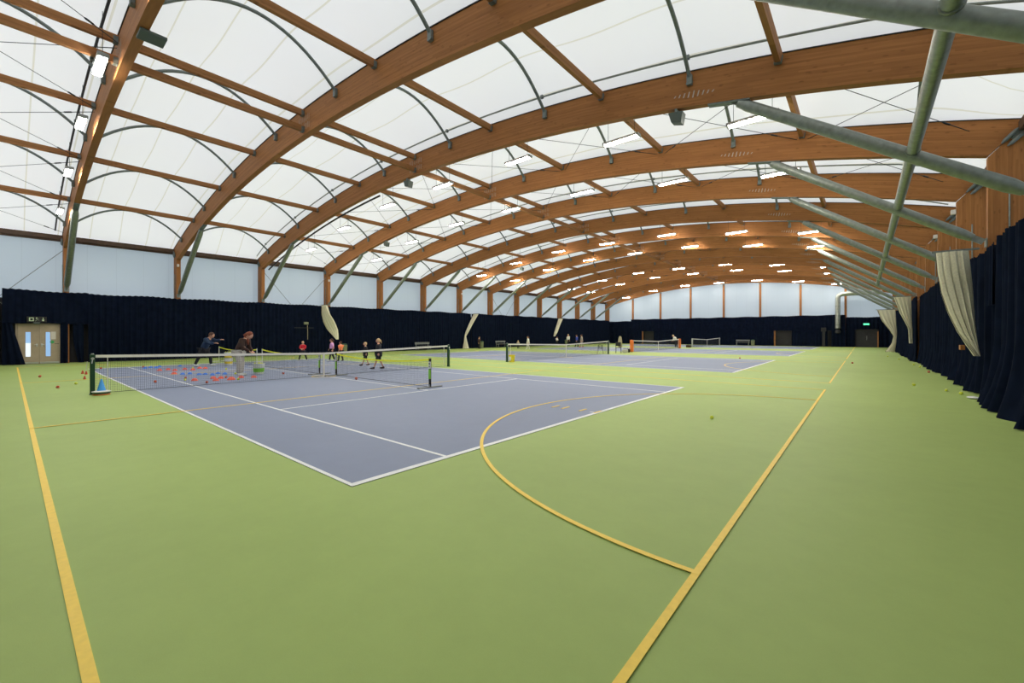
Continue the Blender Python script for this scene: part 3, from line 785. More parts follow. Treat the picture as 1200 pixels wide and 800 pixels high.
# ------------------------------------------------------------------ doors
def left_doors():
    y0, y1, x = .28, 1.82, XCL-.18; h = 2.2; w = (y1-y0)/2
    q = MB(); q.box(x-.10, x-.04, y0-.08, y0, 0, h+.08); q.box(x-.10, x-.04, y1, y1+.08, 0, h+.08); q.box(x-.10, x-.04, y0-.08, y1+.08, h, h+.08)
    struct(q.build('door_1', M['door']))
    for i in range(2):
        a, b = (y0+.003, y0+w-.003) if i == 0 else (y0+w+.003, y1-.003)
        q = MB(); q.bevbox(x-.05, x, a, b, .01, h, .004); d = struct(q.build('door_2' if i == 0 else 'door_3', M['door']))
        wc = (a+b)/2 + (-.02 if i == 0 else -.06)
        g = MB(); g.box(x, x+.006, wc-.09, wc+.09, 1.15, 1.75, 0); g.box(x, x+.006, wc-.09, wc+.09, .42, 1.15, 1 if i == 0 else 0); g.build('glass', [M['glassblue'], M['glasswhite']], d)
        e = MB()
        for yy in (wc-.11, wc+.09): e.box(x, x+.014, yy, yy+.02, .40, 1.77)
        for zz in (.40, 1.75): e.box(x, x+.014, wc-.11, wc+.11, zz, zz+.02)
        e.build('glazing_bead', M['door'], d)
        hy = y0+w+(-.09 if i == 0 else .09)
        e = MB(); e.bevbox(x, x+.02, hy-.03, hy+.03, .95, 1.12, .006); e.tube([(x+.02, hy, 1.06), (x+.055, hy, 1.06), (x+.055, hy+(-.1 if i == 0 else .1), 1.06)], .012, 8); e.build('handle', M['chrome'], d)
        e = MB(); e.bevbox(x, x+.01, a+.02, b-.02, .02, .12, .003); e.build('kick_plate', M['chrome'], d)
    yc = y1-.27
    tag(MB().bevbox(0, .008, -.11, .11, 0, .42, .003).build('notice', [M['paper']], loc=(x+.001, yc, 1.35)), 'pale paper notice on the right beige door leaf', 'notice')
    g = thing('door_sign', 'green round sign on the right beige door leaf', 'sign', (x+.001, yc-.03, 1.2))
    MB().tube([(0, 0, 0), (.008, 0, 0)], .085, 20).build('disc', M['pgreen'], g)
    MB().box(0, .006, .09, .26, -.11, -.09).build('strip', M['black'], g)
    s_ = thing('exit_sign', 'dark emergency exit sign hanging above the beige double doors', 'sign', (XCL+.10, .95, 2.28))
    MB().bevbox(-.04, .04, -.36, .36, 0, .30, .01).build('box', M['black'], s_)
    e = MB()
    x_ = .041
    def rb(y0_, y1_, z0_, z1_): e.box(x_, x_+.006, y0_, y1_, z0_, z1_)
    rb(-.28, -.24, .06, .25); rb(-.28, -.12, .22, .25); rb(-.28, -.12, .06, .09); rb(-.14, -.11, .06, .25)   # doorway
    e.ball((x_+.004, -.01, .23), .025, 10, sc=(.3, 1, 1)); e.bar((x_+.003, -.03, .20), (x_+.003, .03, .13), .006, .045, up=(1, 0, 0)); e.bar((x_+.003, .02, .14), (x_+.003, .09, .10), .006, .025, up=(1, 0, 0)); e.bar((x_+.003, .0, .13), (x_+.003, -.06, .06), .006, .025, up=(1, 0, 0)); e.bar((x_+.003, .0, .19), (x_+.003, .08, .20), .006, .02, up=(1, 0, 0))
    rb(.215, .24, .11, .25); e.add([(x_, .17, .13), (x_, .285, .13), (x_, .228, .05), (x_+.006, .17, .13), (x_+.006, .285, .13), (x_+.006, .228, .05)], [(0, 2, 1), (3, 4, 5), (0, 1, 4, 3), (1, 2, 5, 4), (2, 0, 3, 5)])
    e.build('pictogram', M['glyph'], s_)
    MB().bevbox(-.05, .05, -.12, .12, -.10, .0, .02).build('lamp', M['boxgrey'], s_)
    # dado board seen beside the curtain
    struct(MB().box(x-.45, x-.1, -1.6, -.45, 0, 3.4).build('trim', M['dado']))
left_doors()
# black slabs painted as shaded doorway recesses behind the end curtain openings
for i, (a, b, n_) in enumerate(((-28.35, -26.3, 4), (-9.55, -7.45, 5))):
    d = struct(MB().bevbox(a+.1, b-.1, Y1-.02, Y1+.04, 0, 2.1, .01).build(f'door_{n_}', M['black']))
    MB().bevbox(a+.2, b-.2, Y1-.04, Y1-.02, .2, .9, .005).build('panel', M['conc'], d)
    tag(MB().bevbox(-.09, .09, -.06, .06, 0, 2.1, .01).build('door_jamb', M['purlin'], loc=(a+.12, YC+.2, 0)), ('narrow orange timber jamb at the left end wall opening' if i == 0 else 'narrow orange timber jamb at the opening in the middle of the end curtain'), 'jamb')
d = struct(MB().bevbox(-.85, 1.3, Y1-.15, Y1-.05, 0, 2.3, .01).build('door_6', M['conc']))
MB().tube([(.25, Y1-.17, .9), (.25, Y1-.17, 1.4)], .015, 8).build('handle', M['chrome'], d)
MB().box(.215, .235, Y1-.16, Y1-.14, 0, 2.28).build('meeting_stile', M['black'], d)
tag(MB().bevbox(-.06, .06, -.05, .05, 0, 1.95, .01).build('door_jamb', M['purlin'], loc=(1.28, Y1-.5, 0)), 'narrow orange timber jamb beside the right end doors', 'jamb')
g = thing('exit_sign', 'small green lit exit sign above the right end doors', 'sign', (.2, Y1-.55, 2.72))
MB().bevbox(-.3, .3, -.04, .04, 0, .24, .01).build('box', M['pgreen'], g); MB().box(-.27, .27, -.047, -.04, .03, .21).build('face', M['greensign'], g)
MB().box(-.02, .02, -.01, .03, .24, .5).build('hanger', M['black'], g)
g = thing('wall_speaker', 'black box fixed on the end curtain between opening and duct', 'speaker', (-4.0, YC-.12, 1.95))
MB().bevbox(-.26, .26, -.12, .1, 0, .5, .03).build('cabinet', M['black'], g)
MB().box(-.14, .14, -.06, .06, -1.9, .01).build('column', M['black'], g)
# fittings on left wall
g = thing('emergency_lamp', 'small pale lamp with hanging cord on the left curtain by netting', 'lamp', (XCL+.28, 15.2, 2.35))
MB().bevbox(-.07, .07, -.17, .17, .05, .25, .03).build('case', M['binm'], g)
sm(MB().tube([(0, .1, 0), (0, .12, -.5), (0, .12, -1.15)], .018, 8).build('cord', M['beige'], g))
MB().box(-.02, .02, -.9, .6, -.24, -.19).build('bar', M['black'], g)  # black strip added as the dark top of a curtain slit

# round duct at the end wall
g = thing('round_duct', 'round metal air duct on the end wall, bending right near the roof', 'duct', (-2.55, YC-.35, 0))
pts = [(0, 0, 2.35), (0, 0, 6.1)] + [(.55-.55*cos(a), 0, 6.1+.55*sin(a)) for a in [R(15*i) for i in range(1, 7)]] + [(4.2, 0, 6.65)]
sm(MB().tube(pts, .27, 16).build('pipe', M['duct'], g))
for z in (2.35, 2.75, 3.9, 5.1): MB().lathe([(.285, z), (.285, z+.06)], n=16).build('collar', M['steel'], g)
sm(MB().lathe([(.27, 2.35), (.2, 2.15), (.3, 2.0), (.28, 1.75)], n=16).build('outlet', M['black'], g))

# ------------------------------------------------------------------ tennis nets
def net_h(y, L): return 1.07-(1.07-.914)*(1-abs(y-L/2)/(L/2))
def make_net(y0, label, first, orange=(0, 0), post_mat='dgreen'):
    L = 12.8; x = NETX
    root = thing('tennis_net', label, 'tennis net', (x, y0, 0), group='tennis nets')
    if first.get('cords'):
        for c in first['cords']:
            o = c.copy(); COL.objects.link(o); o.parent = root
    else:
        q = MB(); st = .045; n = int(L/st); t = .0017
        for i in range(1, n):
            y = L*i/n; q.bar((0, y, .03), (0, y, net_h(y, L)-.03), 2*t, 2*t)
        rows = 20
        for r_ in range(rows+1):
            f = r_/rows
            for (ya, yb) in ((0.05, L/2), (L/2, L-.05)):
                q.bar((0, ya, .03+f*(net_h(ya, L)-.06)), (0, yb, .03+f*(net_h(yb, L)-.06)), 2*t, 2*t)
        for (ya, yb) in ((0.05, L/2), (L/2, L-.05)): q.bar((0, ya, .03), (0, yb, .03), .012, .012)
        c1 = q.build('mesh', M['netcord'], root)
        q = MB()
        for (ya, yb) in ((0.06, L/2), (L/2, L-.06)): q.bar((0, ya, net_h(ya, L)-.03), (0, yb, net_h(yb, L)-.03), .02, .075)
        for yy in (.30, L-.30): q.bar((0, yy, .06), (0, yy, net_h(yy, L)-.02), .014, .03)
        c2 = q.build('headband', M['tape'], root)
        q = MB(); q.bar((0, L/2, .01), (0, L/2, .915), .03, .055, up=(0, 1, 0)); q.bevbox(-.03, .03, L/2-.08, L/2+.08, 0, .03, .006)
        c3 = q.build('centre_strap', M['tape'], root)
        first['cords'] = [c1, c2, c3]
    for yy, org, in ((0, orange[0]), (L, orange[1])):
        q = MB(); q.bevbox(-.05, .05, yy-.05, yy+.05, 0, 1.09, .012); q.bevbox(-.065, .065, yy-.065, yy+.065, 0, .02, .005)
        p = q.build('post', M[post_mat], root)
        q = MB(); q.tube([(-.07, yy, .98), (.07, yy, .98)], .035, 10); q.tube([(.06, yy, .98), (.10, yy-.02, .85)], .012, 6); q.tube([(.0, yy, 1.09), (0, yy, 1.12)], .03, 10)
        q.build('winder', M['chrome'], p)
        if org:
            q = MB(); q.bevbox(-.14, .14, yy-.13, yy+.13, .03, 1.1, .04); q.build('orange_pad', M['orange'], p)['label'] = 'orange padding around the net post'
    return root
first = {}
n1 = make_net(1.45, 'tennis net across the nearest blue court, green posts', first)
make_net(18.8, 'tennis net on the second court, yellow bin beside its left post', first)
make_net(36.14, 'tennis net on the third court, orange pads on its posts', first, orange=(1, 1), post_mat='black')
make_net(53.5, 'tennis net on the farthest court, in front of the end curtain', first, post_mat='chrome')

# ------------------------------------------------------------------ mini nets
def label_post(root, x, kind):
    q = MB(); q.bevbox(-.05, .05, -.012, .012, .0, .90, .004); q.v = [(v[0]+x, v[1], v[2]) for v in q.v]
    p = q.build('post', M['black'], root)
    q = MB(); q.box(x-.05, x+.05, -.02, -.012, .58, .80); q.build('white_label', M['wplast'], p)
    q = MB(); q.box(x-.05, x+.05, -.02, -.012, .27, .56); q.build('green_label', M['lime'], p)
    q = MB()
    for zz in (.63, .70, .74): q.box(x-.035, x+.03, -.023, -.02, zz, zz+.025)
    q.build('black_lettering', M['black'], p)
    q = MB(); q.bevbox(x-.06, x+.06, -.45, .45, 0, .04, .01); q.tube([(x, 0, .02), (x, 0, .1)], .03, 8); q.build('foot', M['grey'], p)
def mini_net(x0, x1, y, label, lab0=True, lab1=True):
    root = thing('mini_net', label, 'mini tennis net', ((x0+x1)/2, y, 0), group='low mini tennis nets')
    h = (x1-x0)/2; n = 24
    zt = lambda x: .86-.13*(1-(x/h)**2)
    q = MB()
    for i in range(n): a = -h+2*h*i/n; b = a+2*h/n; q.bar((a, 0, zt(a)), (b, 0, zt(b)), .012, .05)
    q.build('yellow_tape', M['ytape'], root)
    q = MB(); m = int(2*h/.06)
    for i in range(m+1):
        x = -h+2*h*i/m; q.bar((x, 0, .03), (x, 0, zt(x)), .0022, .0022)
    for r_ in range(13):
        for i in range(8):
            a = -h+2*h*i/8; b = a+2*h/8; f = r_/13
            q.bar((a, 0, .03+f*(zt(a)-.03)), (b, 0, .03+f*(zt(b)-.03)), .0022, .0022)
    q.bar((-h, 0, .03), (h, 0, .03), .012, .012)
    q.build('mesh', M['netcord'], root)
    for x, L in ((-h, lab0), (h, lab1)):
        if L: label_post(root, x, 0)
        else:
            q = MB(); q.tube([(x, 0, 0), (x, 0, .9)], .016, 8); q.tube([(x, -.4, .02), (x, .4, .02)], .018, 8); q.build('post', M['wplast'], root)
mini_net(-15.96, -10.2, 8.27, 'low yellow-taped mini net nearest the camera, right of the centre strap')
mini_net(-23.2, -17.1, 8.15, 'low yellow-taped mini net in the middle, behind the grey-trousered coach', False, True)
mini_net(-29.6, -23.6, 8.05, 'low yellow-taped mini net farthest left, beside the blue-jacketed coach', False, False)

# ------------------------------------------------------------------ balls, cones, markers
def tball(x, y, col, label, r_=.034):
    key = col
    if key not in tball.p:
        o = sm(MB().ball((0, 0, 0), .034, 14).build('tennis_ball', M['redball' if col == 'red' else 'yelball']))
        c = MB(); pts = []
        for i in range(33):
            t = 2*pi*i/32; a = .44; b = 1-a
            pts.append(Vector((a*cos(t)+b*cos(3*t), a*sin(t)-b*sin(3*t), 2*math.sqrt(a*b)*sin(2*t)))*.0342)
        c.tube(pts, .0013, 5, caps=False); c.build('seam', M['tape'], o)
        tball.p[key] = o
    else: o = dup(tball.p[key])
    o.location = (x, y, .034); o.rotation_euler = (x*3, y*2, x+y)
    o.scale = (r_/.034,)*3; o.location[2] = r_
    tag(o, label, 'ball', 'balls lying on the floor'); return o
tball.p = {}
tball(-24.0, .74, 'red', 'red ball on green floor, in front of the double doors', .045)
tball(-18.7, .94, 'red', 'orange-red ball on the green floor left of the near net post', .045)
tball(-19.67, 1.39, 'yellow', 'yellow ball on the green floor left of the near net post', .042)
tball(-27.4, 2.75, 'red', 'red ball near the left curtain, far beyond the net post', .045)
tball(-25.2, 2.3, 'red', 'small red ball on the green strip behind the near net post', .045)
tball(-18.31, 3.15, 'red', 'red ball on the court near the leftmost blue markers', .045)
tball(-18.34, 3.97, 'yellow', 'yellow ball on the court between blue and red markers', .04)
tball(-16.83, 4.23, 'red', 'dark red ball lying just behind the near net mesh', .042)
tball(-18.23, 5.18, 'red', 'red ball beside the red markers, under the grey trousers coach', .042)
tball(-19.1, 4.15, 'red', 'orange-red ball among the blue markers', .042)
tball(-19.6, 5.9, 'yellow', 'yellow ball just left of the coach in grey trousers', .045)
tball(-17.15, 5.25, 'yellow', 'yellow-green ball touching the biggest red marker', .042)
tball(-22.5, 6.4, 'yellow', 'yellow ball below the far bucket', .042)
tball(-24.5, 5.6, 'yellow', 'small yellow ball by the left mini net', .042)
tball(-18.17, 7.17, 'red', 'red ball right of the white bucket', .045)
tball(-14.0, 8.0, 'red', 'dark ball by the foot of the near mini net', .05)
tball(-27.0, 4.2, 'red', 'red ball on the far left court edge', .045)
tball(-2.26, 8.72, 'yellow', 'lone yellow ball on green floor near the white court corner', .036)
tball(1.21, 18.43, 'yellow', 'yellow ball on the right, farthest left of three near curtain', .045)
tball(1.81, 17.25, 'yellow', 'yellow ball nearest the large netting bundle, left of a pair', .04)
tball(2.02, 16.6, 'yellow', 'yellow ball nearest the large netting bundle, right of a pair', .042)
tball(2.1, 28.6, 'yellow', 'yellow ball at the foot of right curtain, halfway down', .045)
tball(2.0, 30.6, 'yellow', 'yellow ball close behind another at the right curtain foot', .045)
tball(2.1, 25.0, 'red', 'red ball at the foot of the right curtain', .045)
tball(-.5, 29.98, 'red', 'small red ball right of the long yellow line', .05)
tball(1.7, 36.5, 'yellow', 'yellow ball near the middle netting bundle on the right', .045)
tball(1.3, 40.5, 'yellow', 'tiny yellow ball far down the right side', .045)
tball(-6.3, 31.0, 'red', 'tiny red ball on green beyond the second court', .05)

def marker(x, y, col, label, s_=1.):
    if col not in marker.p:
        prof = [(.105, 0), (.105, .006), (.09, .02), (.055, .055), (.032, .062), (.030, .055), (.05, .048), (.085, .012)]
        q = MB(); q.lathe(prof, n=20)
        o = sm(q.build('marker_disc', M['redm' if col == 'red' else 'bluem'])); marker.p[col] = o
    else: o = dup(marker.p[col])
    o.location = (x, y, .0065); o.scale = (s_, s_, s_*1.35)
    tag(o, label, 'marker', 'soft disc markers on the nearest court'); return o
marker.p = {}
f_, yw, hh = 493., .697, 1.65
def ground(px, py):
    a = (px-600)/f_; b = (391.1-py)/f_; t = -hh/b
    return (-sin(yw)+a*cos(yw))*t, (cos(yw)+a*sin(yw))*t
blue_px = [(170, 431.8, 'leftmost, by the far baseline'), (176.5, 431, 'second from the left'), (183, 431.2, 'third from the left'), (187, 430, 'near the far court line'), (211, 429.4, 'farthest back, alone'),
           (214, 438.8, 'below the red pair'), (222.5, 438.4, 'touching the net centre view left'), (233.5, 439.3, 'left of a close pair'), (240.5, 439, 'right of a close pair'), (249, 439.6, 'midway along the row'),
           (255.5, 438, 'left of the far coach foot'), (263.5, 438.6, 'right end of the row')]
red_px = [(187, 434.4, 'leftmost red'), (197, 433.6, 'wide one next to the leftmost'), (205, 434.4, 'third from left'), (216.5, 433.2, 'above a blue disc'), (226, 433.8, 'left of a close pair at the back'), (234, 431.8, 'behind the coach shoe, left'), (240.5, 432, 'behind the coach shoe, right'),
          (204, 438.3, 'small one in the middle'), (228, 446, 'front left by the singles line'), (250, 443.6, 'upper of an overlapping pair'), (253, 446.2, 'lower of an overlapping pair'), (258.8, 443.6, 'right of the overlapping pair'), (271, 445, 'biggest, tilted beside a green ball'), (282.5, 442.8, 'in front of the grey trousers'), (297.5, 442.4, 'in front of the white bucket')]
for px, py, w_ in blue_px:
    x, y = ground(px, py); marker(x, y, 'blue', f'blue disc marker on the nearest court, {w_}', .9)
for px, py, w_ in red_px:
    x, y = ground(px, py); marker(x, y, 'red', f'red disc marker on the nearest court, {w_}', 1.0 if 'biggest' not in w_ else 1.3)

g = thing('training_cone', 'blue cone on a stack of flat discs by the near net post', 'cone', (-15.85, 1.6, 0))
sm(MB().lathe([(.095, .12), (.088, .13), (.018, .42), (.012, .43)], n=20).build('cone', M['bluec'], g))
MB().lathe([(.17, .0), (.18, .012), (.17, .03)], n=24).build('orange_disc', M['orange'], g)
MB().lathe([(.175, .031), (.185, .05), (.175, .075)], n=24).build('green_disc', M['dgreen'], g)
MB().lathe([(.18, .076), (.20, .095), (.12, .12)], n=24).build('white_disc', M['wplast'], g)
g = thing('red_cones', 'small red cones hung on the near green net post', 'cone', (-16.22, 1.36, .55))
q = MB(); q.tube([(0, 0, .35), (.0, -.03, .05)], .008, 6); q.build('cord', M['tape'], g)
for i, (dy, dz) in enumerate(((-.02, .0), (-.05, -.13), (-.09, .02))):
    sm(MB().lathe([(.032, dz), (.012, dz+.09)], c=(0, dy, 0), n=12).build('cone', M['redm'], g))

def bucket(x, y, label, s_=1., stack=1):
    root = thing('ball_bucket', label, 'bucket', (x, y, 0), group='white ball buckets')
    for i in range(stack):
        z = i*.30
        sm(MB().lathe([(.15*s_, z+.0), (.16*s_, z+.02), (.195*s_, z+.36*s_+.04), (.21*s_, z+.40*s_), (.19*s_, z+.40*s_), (.15*s_, z+.08)], n=24).build('tub', M['wplast'], root), 50)
        MB().lathe([(.163*s_, z+.06), (.181*s_, z+.23*s_)], n=24).build('printed_band', M['lime' if stack == 1 else 'yplast'], root)
        q = MB(); rr = random.Random(3)
        for k in range(14): q.ball((rr.uniform(-.12, .12)*s_, rr.uniform(-.12, .12)*s_, z+.37*s_+rr.uniform(0, .04)), .034, 8)
    ob = sm(q.build('ball_fill', M['yelball'], root)); ob['kind'] = 'stuff'
    q = MB(); q.tube([(-.2*s_, 0, z+.36*s_)]+[(-.2*s_*cos(pi*i/8), 0, z+.36*s_+.12*sin(pi*i/8)) for i in range(1, 8)]+[(.2*s_, 0, z+.36*s_)], .005, 5); q.build('handle', M['chrome'], root)
bucket(-19.0, 6.55, 'white ball bucket with green label beside the coach in grey trousers', 1.12)
bucket(-25.3, 7.3, 'two stacked white and yellow ball buckets behind the net', 1.0, 2)
g = thing('yellow_bin', 'yellow bin beside the left post of the second net', 'bin', (-15.82, 18.88, 0))
sm(MB().lathe([(.15, 0), (.155, .02), (.19, .40), (.2, .42), (.18, .42), (.14, .04)], n=20).build('tub', M['yplast'], g), 50)
MB().box(-.07, .07, -.19, -.165, .1, .32).build('label_panel', M['wplast'], g)
def bin_(x, y, label):
    g = thing('litter_bin', label, 'bin', (x, y, 0), group='olive litter bins')
    sm(MB().lathe([(.2, 0), (.21, .02), (.24, .68), (.25, .70), (.23, .74)], n=20).build('body', M['binm'], g), 50)
    sm(MB().lathe([(.25, .74), (.2, .82), (.08, .86)], n=20).build('lid', M['dgreen'], g), 50)
bin_(-33.2, 17.9, 'olive litter bin beside the left netting bundle behind the nearest court')
bin_(-33.6, 34.7, 'olive litter bin at left wall, beside the second netting bundle')
bin_(-33.6, 52.6, 'olive litter bin by the farthest left netting bundle')
bin_(-11.9, 66.5, 'pale green litter bin against the end curtain')
def bench(x, y, rz, label, L=1.8):
    g = thing('bench', label, 'bench', (x, y, 0), rz, group='low benches along the walls')
    q = MB()
    for yy in (-.13, 0, .13): q.bevbox(-L/2, L/2, yy-.055, yy+.055, .42, .45, .006)
    q.build('seat', M['grey'], g)
    q = MB()
    for zz in (.62, .74): q.bevbox(-L/2, L/2, .19, .22, zz, zz+.08, .006)
    q.build('backrest', M['grey'], g)
    for xx in (-L/2+.15, L/2-.15):
        q = MB(); q.bar((xx, -.18, 0), (xx, -.15, .42), .04, .04); q.bar((xx, .18, 0), (xx, .21, .82), .04, .04); q.bar((xx, -.16, .40), (xx, .2, .40), .04, .04); q.build('leg', M['grey'], g)
bench(-33.7, 26.5, R(90), 'grey bench against the left curtain beside the first court divider')
bench(-33.7, 38.3, R(90), 'grey bench against the left curtain near the third court')
bench(-13.2, 66.6, 0, 'grey bench against the end curtain')

# chair with coat, bags and hopper between the second and third court
g = thing('folding_chair', 'black chair with a beige coat on its back between two nets', 'chair', (-16.1, 33.4, 0), R(200))
MB().bevbox(-.22, .22, -.22, .22, .46, .50, .015).build('seat', M['black'], g)
MB().bevbox(-.22, .22, .2, .235, .62, .95, .012).build('backrest', M['black'], g)
for sx in (-1, 1):
    for a, b in (((sx*.2, -.2, .47), (sx*.22, -.24, 0)), ((sx*.2, .21, .95), (sx*.22, .26, 0))): MB().tube([a, b], .014, 8).build('leg', M['black'], g)
g = tag(sm(MB().lathe([(.14, 0), (.2, .12), (.19, .5), (.13, .85), (.06, .95)], sx=1, sy=.45, n=18).build('coat', M['beige'], loc=(-16.1, 33.72, .50))), 'beige coat hung over the black chair between two nets', 'coat')
for i, (x, y, m_, lab) in enumerate(((-16.1, 34.7, 'greycl', 'pale sports bag on floor near the orange net pad'), (-16.2, 35.55, 'blackcl', 'black sports bag touching the orange net pad'), (-16.4, 53.1, 'browncl', 'brown bag by the farthest net'))):
    g = thing('sports_bag', lab, 'bag', (x, y, 0), R(30*i), group='bags on the floor between courts')
    q = MB(); q.bevbox(-.17, .17, -.32, .32, 0, .30, .08); sm(q.build('body', M[m_], g))
    q = MB(); q.tube([(-.08, -.12, .28), (-.06, -.1, .40), (-.06, .1, .40), (-.08, .12, .28)], .012, 6); q.tube([(.08, -.12, .28), (.06, -.1, .38), (.06, .1, .38), (.08, .12, .28)], .012, 6); q.build('handle', M['black'], g)
g = thing('ball_hopper', 'dark wire ball hopper left of the second net right post', 'ball hopper', (-16.65, 31.2, 0), R(20))
q = MB()
for z in (.45, .6, .75): q.tube([(-.16, -.16, z), (.16, -.16, z), (.16, .16, z), (-.16, .16, z), (-.16, -.16, z)], .008, 5)
for k in range(5):
    e = -.16+.08*k
    for a in ((e, -.16), (e, .16), (-.16, e), (.16, e)): q.tube([(a[0], a[1], .45), (a[0], a[1], .75)], .006, 5)
    q.tube([(e, -.16, .45), (e, .16, .45)], .006, 5)
q.build('basket', M['black'], g)
for sx in (-1, 1):
    for sy in (-1, 1): MB().tube([(sx*.16, sy*.16, .5), (sx*.24, sy*.22, 0)], .01, 6).build('leg', M['black'], g)

# white cloth by the near right curtain
g = tag(sm(MB().ball((0, 0, .03), .1, 12, sc=(1.2, 1.8, .32)).build('crumpled_towel', M['wplast'], loc=(2.13, 15.75, 0))), 'small white crumpled towel on the floor where the right curtain parts', 'towel')
g = thing('wood_block', 'small brown wooden block in the dark gap below the large netting', 'block', (2.22, 18.1, 1.18))
MB().bevbox(-.05, .05, -.12, .12, 0, .14, .01).build('block', M['post'], g)

# ------------------------------------------------------------------ people
def skin_obj(name, V, E, Rr, mat, parent, root_i=0, sub=2):
    me = D.meshes.new(name); me.from_pydata(V, E, [])
    bm = bmesh.new(); bm.from_mesh(me); lay = bm.verts.layers.skin.verify(); bm.verts.ensure_lookup_table()
    for i, v in enumerate(bm.verts):
        r_ = Rr[i]; v[lay].radius = r_ if isinstance(r_, tuple) else (r_, r_); v[lay].use_root = (i == root_i)
    bm.to_mesh(me); bm.free()
    o = D.objects.new(name, me); COL.objects.link(o)
    s_ = o.modifiers.new('s', 'SKIN'); s_.use_smooth_shade = True
    u = o.modifiers.new('u', 'SUBSURF'); u.levels = sub; u.render_levels = sub
    dg = bpy.context.evaluated_depsgraph_get()
    m2 = D.meshes.new_from_object(o.evaluated_get(dg)); D.objects.remove(o)
    return m2
def mesh_to_mb(m2, mb, mi=0):
    mb.add([v.co[:] for v in m2.vertices], [tuple(p.vertices) for p in m2.polygons], mi); return mb

def person(label, loc, rz, H, pose, cloth, hair, hairmat, arms=None, hold=None):
    """pose: dict of joint positions in fractions of the height, x forward, y left, z up"""
    J = dict(pel=(0, 0, .52), spi=(0, 0, .61), che=(0, 0, .72), nek=(0, 0, .815), nk2=(0, 0, .855), hed=(.012, 0, .925),
             sL=(0, .10, .79), eL=(-.01, .125, .63), wL=(.03, .125, .50), sR=(0, -.10, .79), eR=(-.01, -.125, .63), wR=(.03, -.125, .50),
             hL=(0, .05, .50), kL=(.01, .06, .28), aL=(0, .065, .045), tL=(.085, .07, .018), hR=(0, -.05, .50), kR=(.01, -.06, .28), aR=(0, -.065, .045), tR=(.085, -.07, .018))
    J.update({k_: v_ for k_, v_ in pose.items() if k_ != 'look'})
    P = {k: Vector(v)*H for k, v in J.items()}
    root = thing('person', label, 'person', loc, rz)
    names = list(P); idx = {n: i for i, n in enumerate(names)}
    rad = dict(pel=(.078, .062), spi=(.068, .055), che=(.082, .06), nek=.04, nk2=.03, hed=.03, sL=.038, eL=.024, wL=.016, hL=.052, kL=.032, aL=.021, tL=.017)
    rad.update(sR=rad['sL'], eR=rad['eL'], wR=rad['wL'], hR=rad['hL'], kR=rad['kL'], aR=rad['aL'], tR=rad['tL'])
    ed = [('pel', 'spi'), ('spi', 'che'), ('che', 'nek'), ('nek', 'nk2'), ('nk2', 'hed'), ('nek', 'sL'), ('sL', 'eL'), ('eL', 'wL'), ('nek', 'sR'), ('sR', 'eR'), ('eR', 'wR'),
          ('pel', 'hL'), ('hL', 'kL'), ('kL', 'aL'), ('aL', 'tL'), ('pel', 'hR'), ('hR', 'kR'), ('kR', 'aR'), ('aR', 'tR')]
    def sk(keys, grow, over=None):
        ks = [k for k in names if k in keys]; ii = {k: i for i, k in enumerate(ks)}
        E = [(ii[a], ii[b]) for a, b in ed if a in ii and b in ii]
        Rr = []
        for k in ks:
            r_ = (over or {}).get(k, rad[k]); r_ = r_ if isinstance(r_, tuple) else (r_, r_)
            Rr.append(tuple((q_+grow)*H for q_ in r_))
        return skin_obj('tmp', [P[k] for k in ks], E, Rr, None, None, ii['pel'] if 'pel' in ii else 0)
    body = MB(); mesh_to_mb(sk(names, 0), body)
    # head
    up = (P['hed']-P['nek']).normalized(); fw = Vector(pose.get('look', (1, 0, -.1))) if 'look' in pose else Vector((1, 0, -.05))
    fw = (fw-up*fw.dot(up)).normalized(); lf = up.cross(fw)
    Mx = Matrix((fw, lf, up)).transposed()
    c = P['hed']; hr = .068*H
    body.ball(c, hr, 20, 0, sc=(1.02, .80, 1.12), rot=Mx)
    body.ball(c+Mx@Vector((.25*hr, 0, -.62*hr)), hr*.6, 12, 0, sc=(1, .85, .75), rot=Mx)          # jaw
    body.ball(c+Mx@Vector((1.02*hr, 0, -.12*hr)), hr*.17, 8, 0, sc=(1, .8, 1.4), rot=Mx)          # nose
    for s_ in (-1, 1):
        body.ball(c+Mx@Vector((.88*hr, s_*.32*hr, .08*hr)), hr*.10, 8, 2, rot=Mx)
        body.ball(c+Mx@Vector((0, s_*.80*hr, -.02*hr)), hr*.22, 8, 0, sc=(.7, .35, 1), rot=Mx)
    body.ball(c+Mx@Vector((.90*hr, 0, -.50*hr)), hr*.20, 8, 1, sc=(.35, 1, .25), rot=Mx)
    # hands
    for sd in ('L', 'R'):
        w = P['w'+sd]; e = P['e'+sd]; d = (w-e).normalized(); side = d.cross(Vector((0, 0, 1)))
        side = side.normalized() if side.length > .2 else Vector((1, 0, 0)); nn = side.cross(d).normalized()
        hl = .10*H; Mh = Matrix((d, side, nn)).transposed()
        body.ball(w+d*hl*.28, hl*.34, 10, 0, sc=(1., .75, .36), rot=Mh)
        for q_, (o_, ln) in enumerate(((-.20, .40), (-.07, .48), (.07, .45), (.20, .36))):
            b0 = w+d*hl*.5+side*hl*o_; b1 = b0+d*hl*ln*.5-nn*hl*.06; b2 = b1+d*hl*ln*.4-nn*hl*.18
            body.tube([b0-d*hl*.15, b0, b1, b2], [hl*.075, hl*.075, hl*.068, hl*.055], 6)
        t0 = w+d*hl*.15+side*hl*.24*(1 if sd == 'L' else -1); body.tube([t0, t0+d*hl*.22+side*hl*.16*(1 if sd == 'L' else -1), t0+d*hl*.42+side*hl*.2*(1 if sd == 'L' else -1)], [hl*.085, hl*.08, hl*.06], 6)
    body.build('body', [M['skin'], M['mouth'], M['eye']], root, smooth=True)
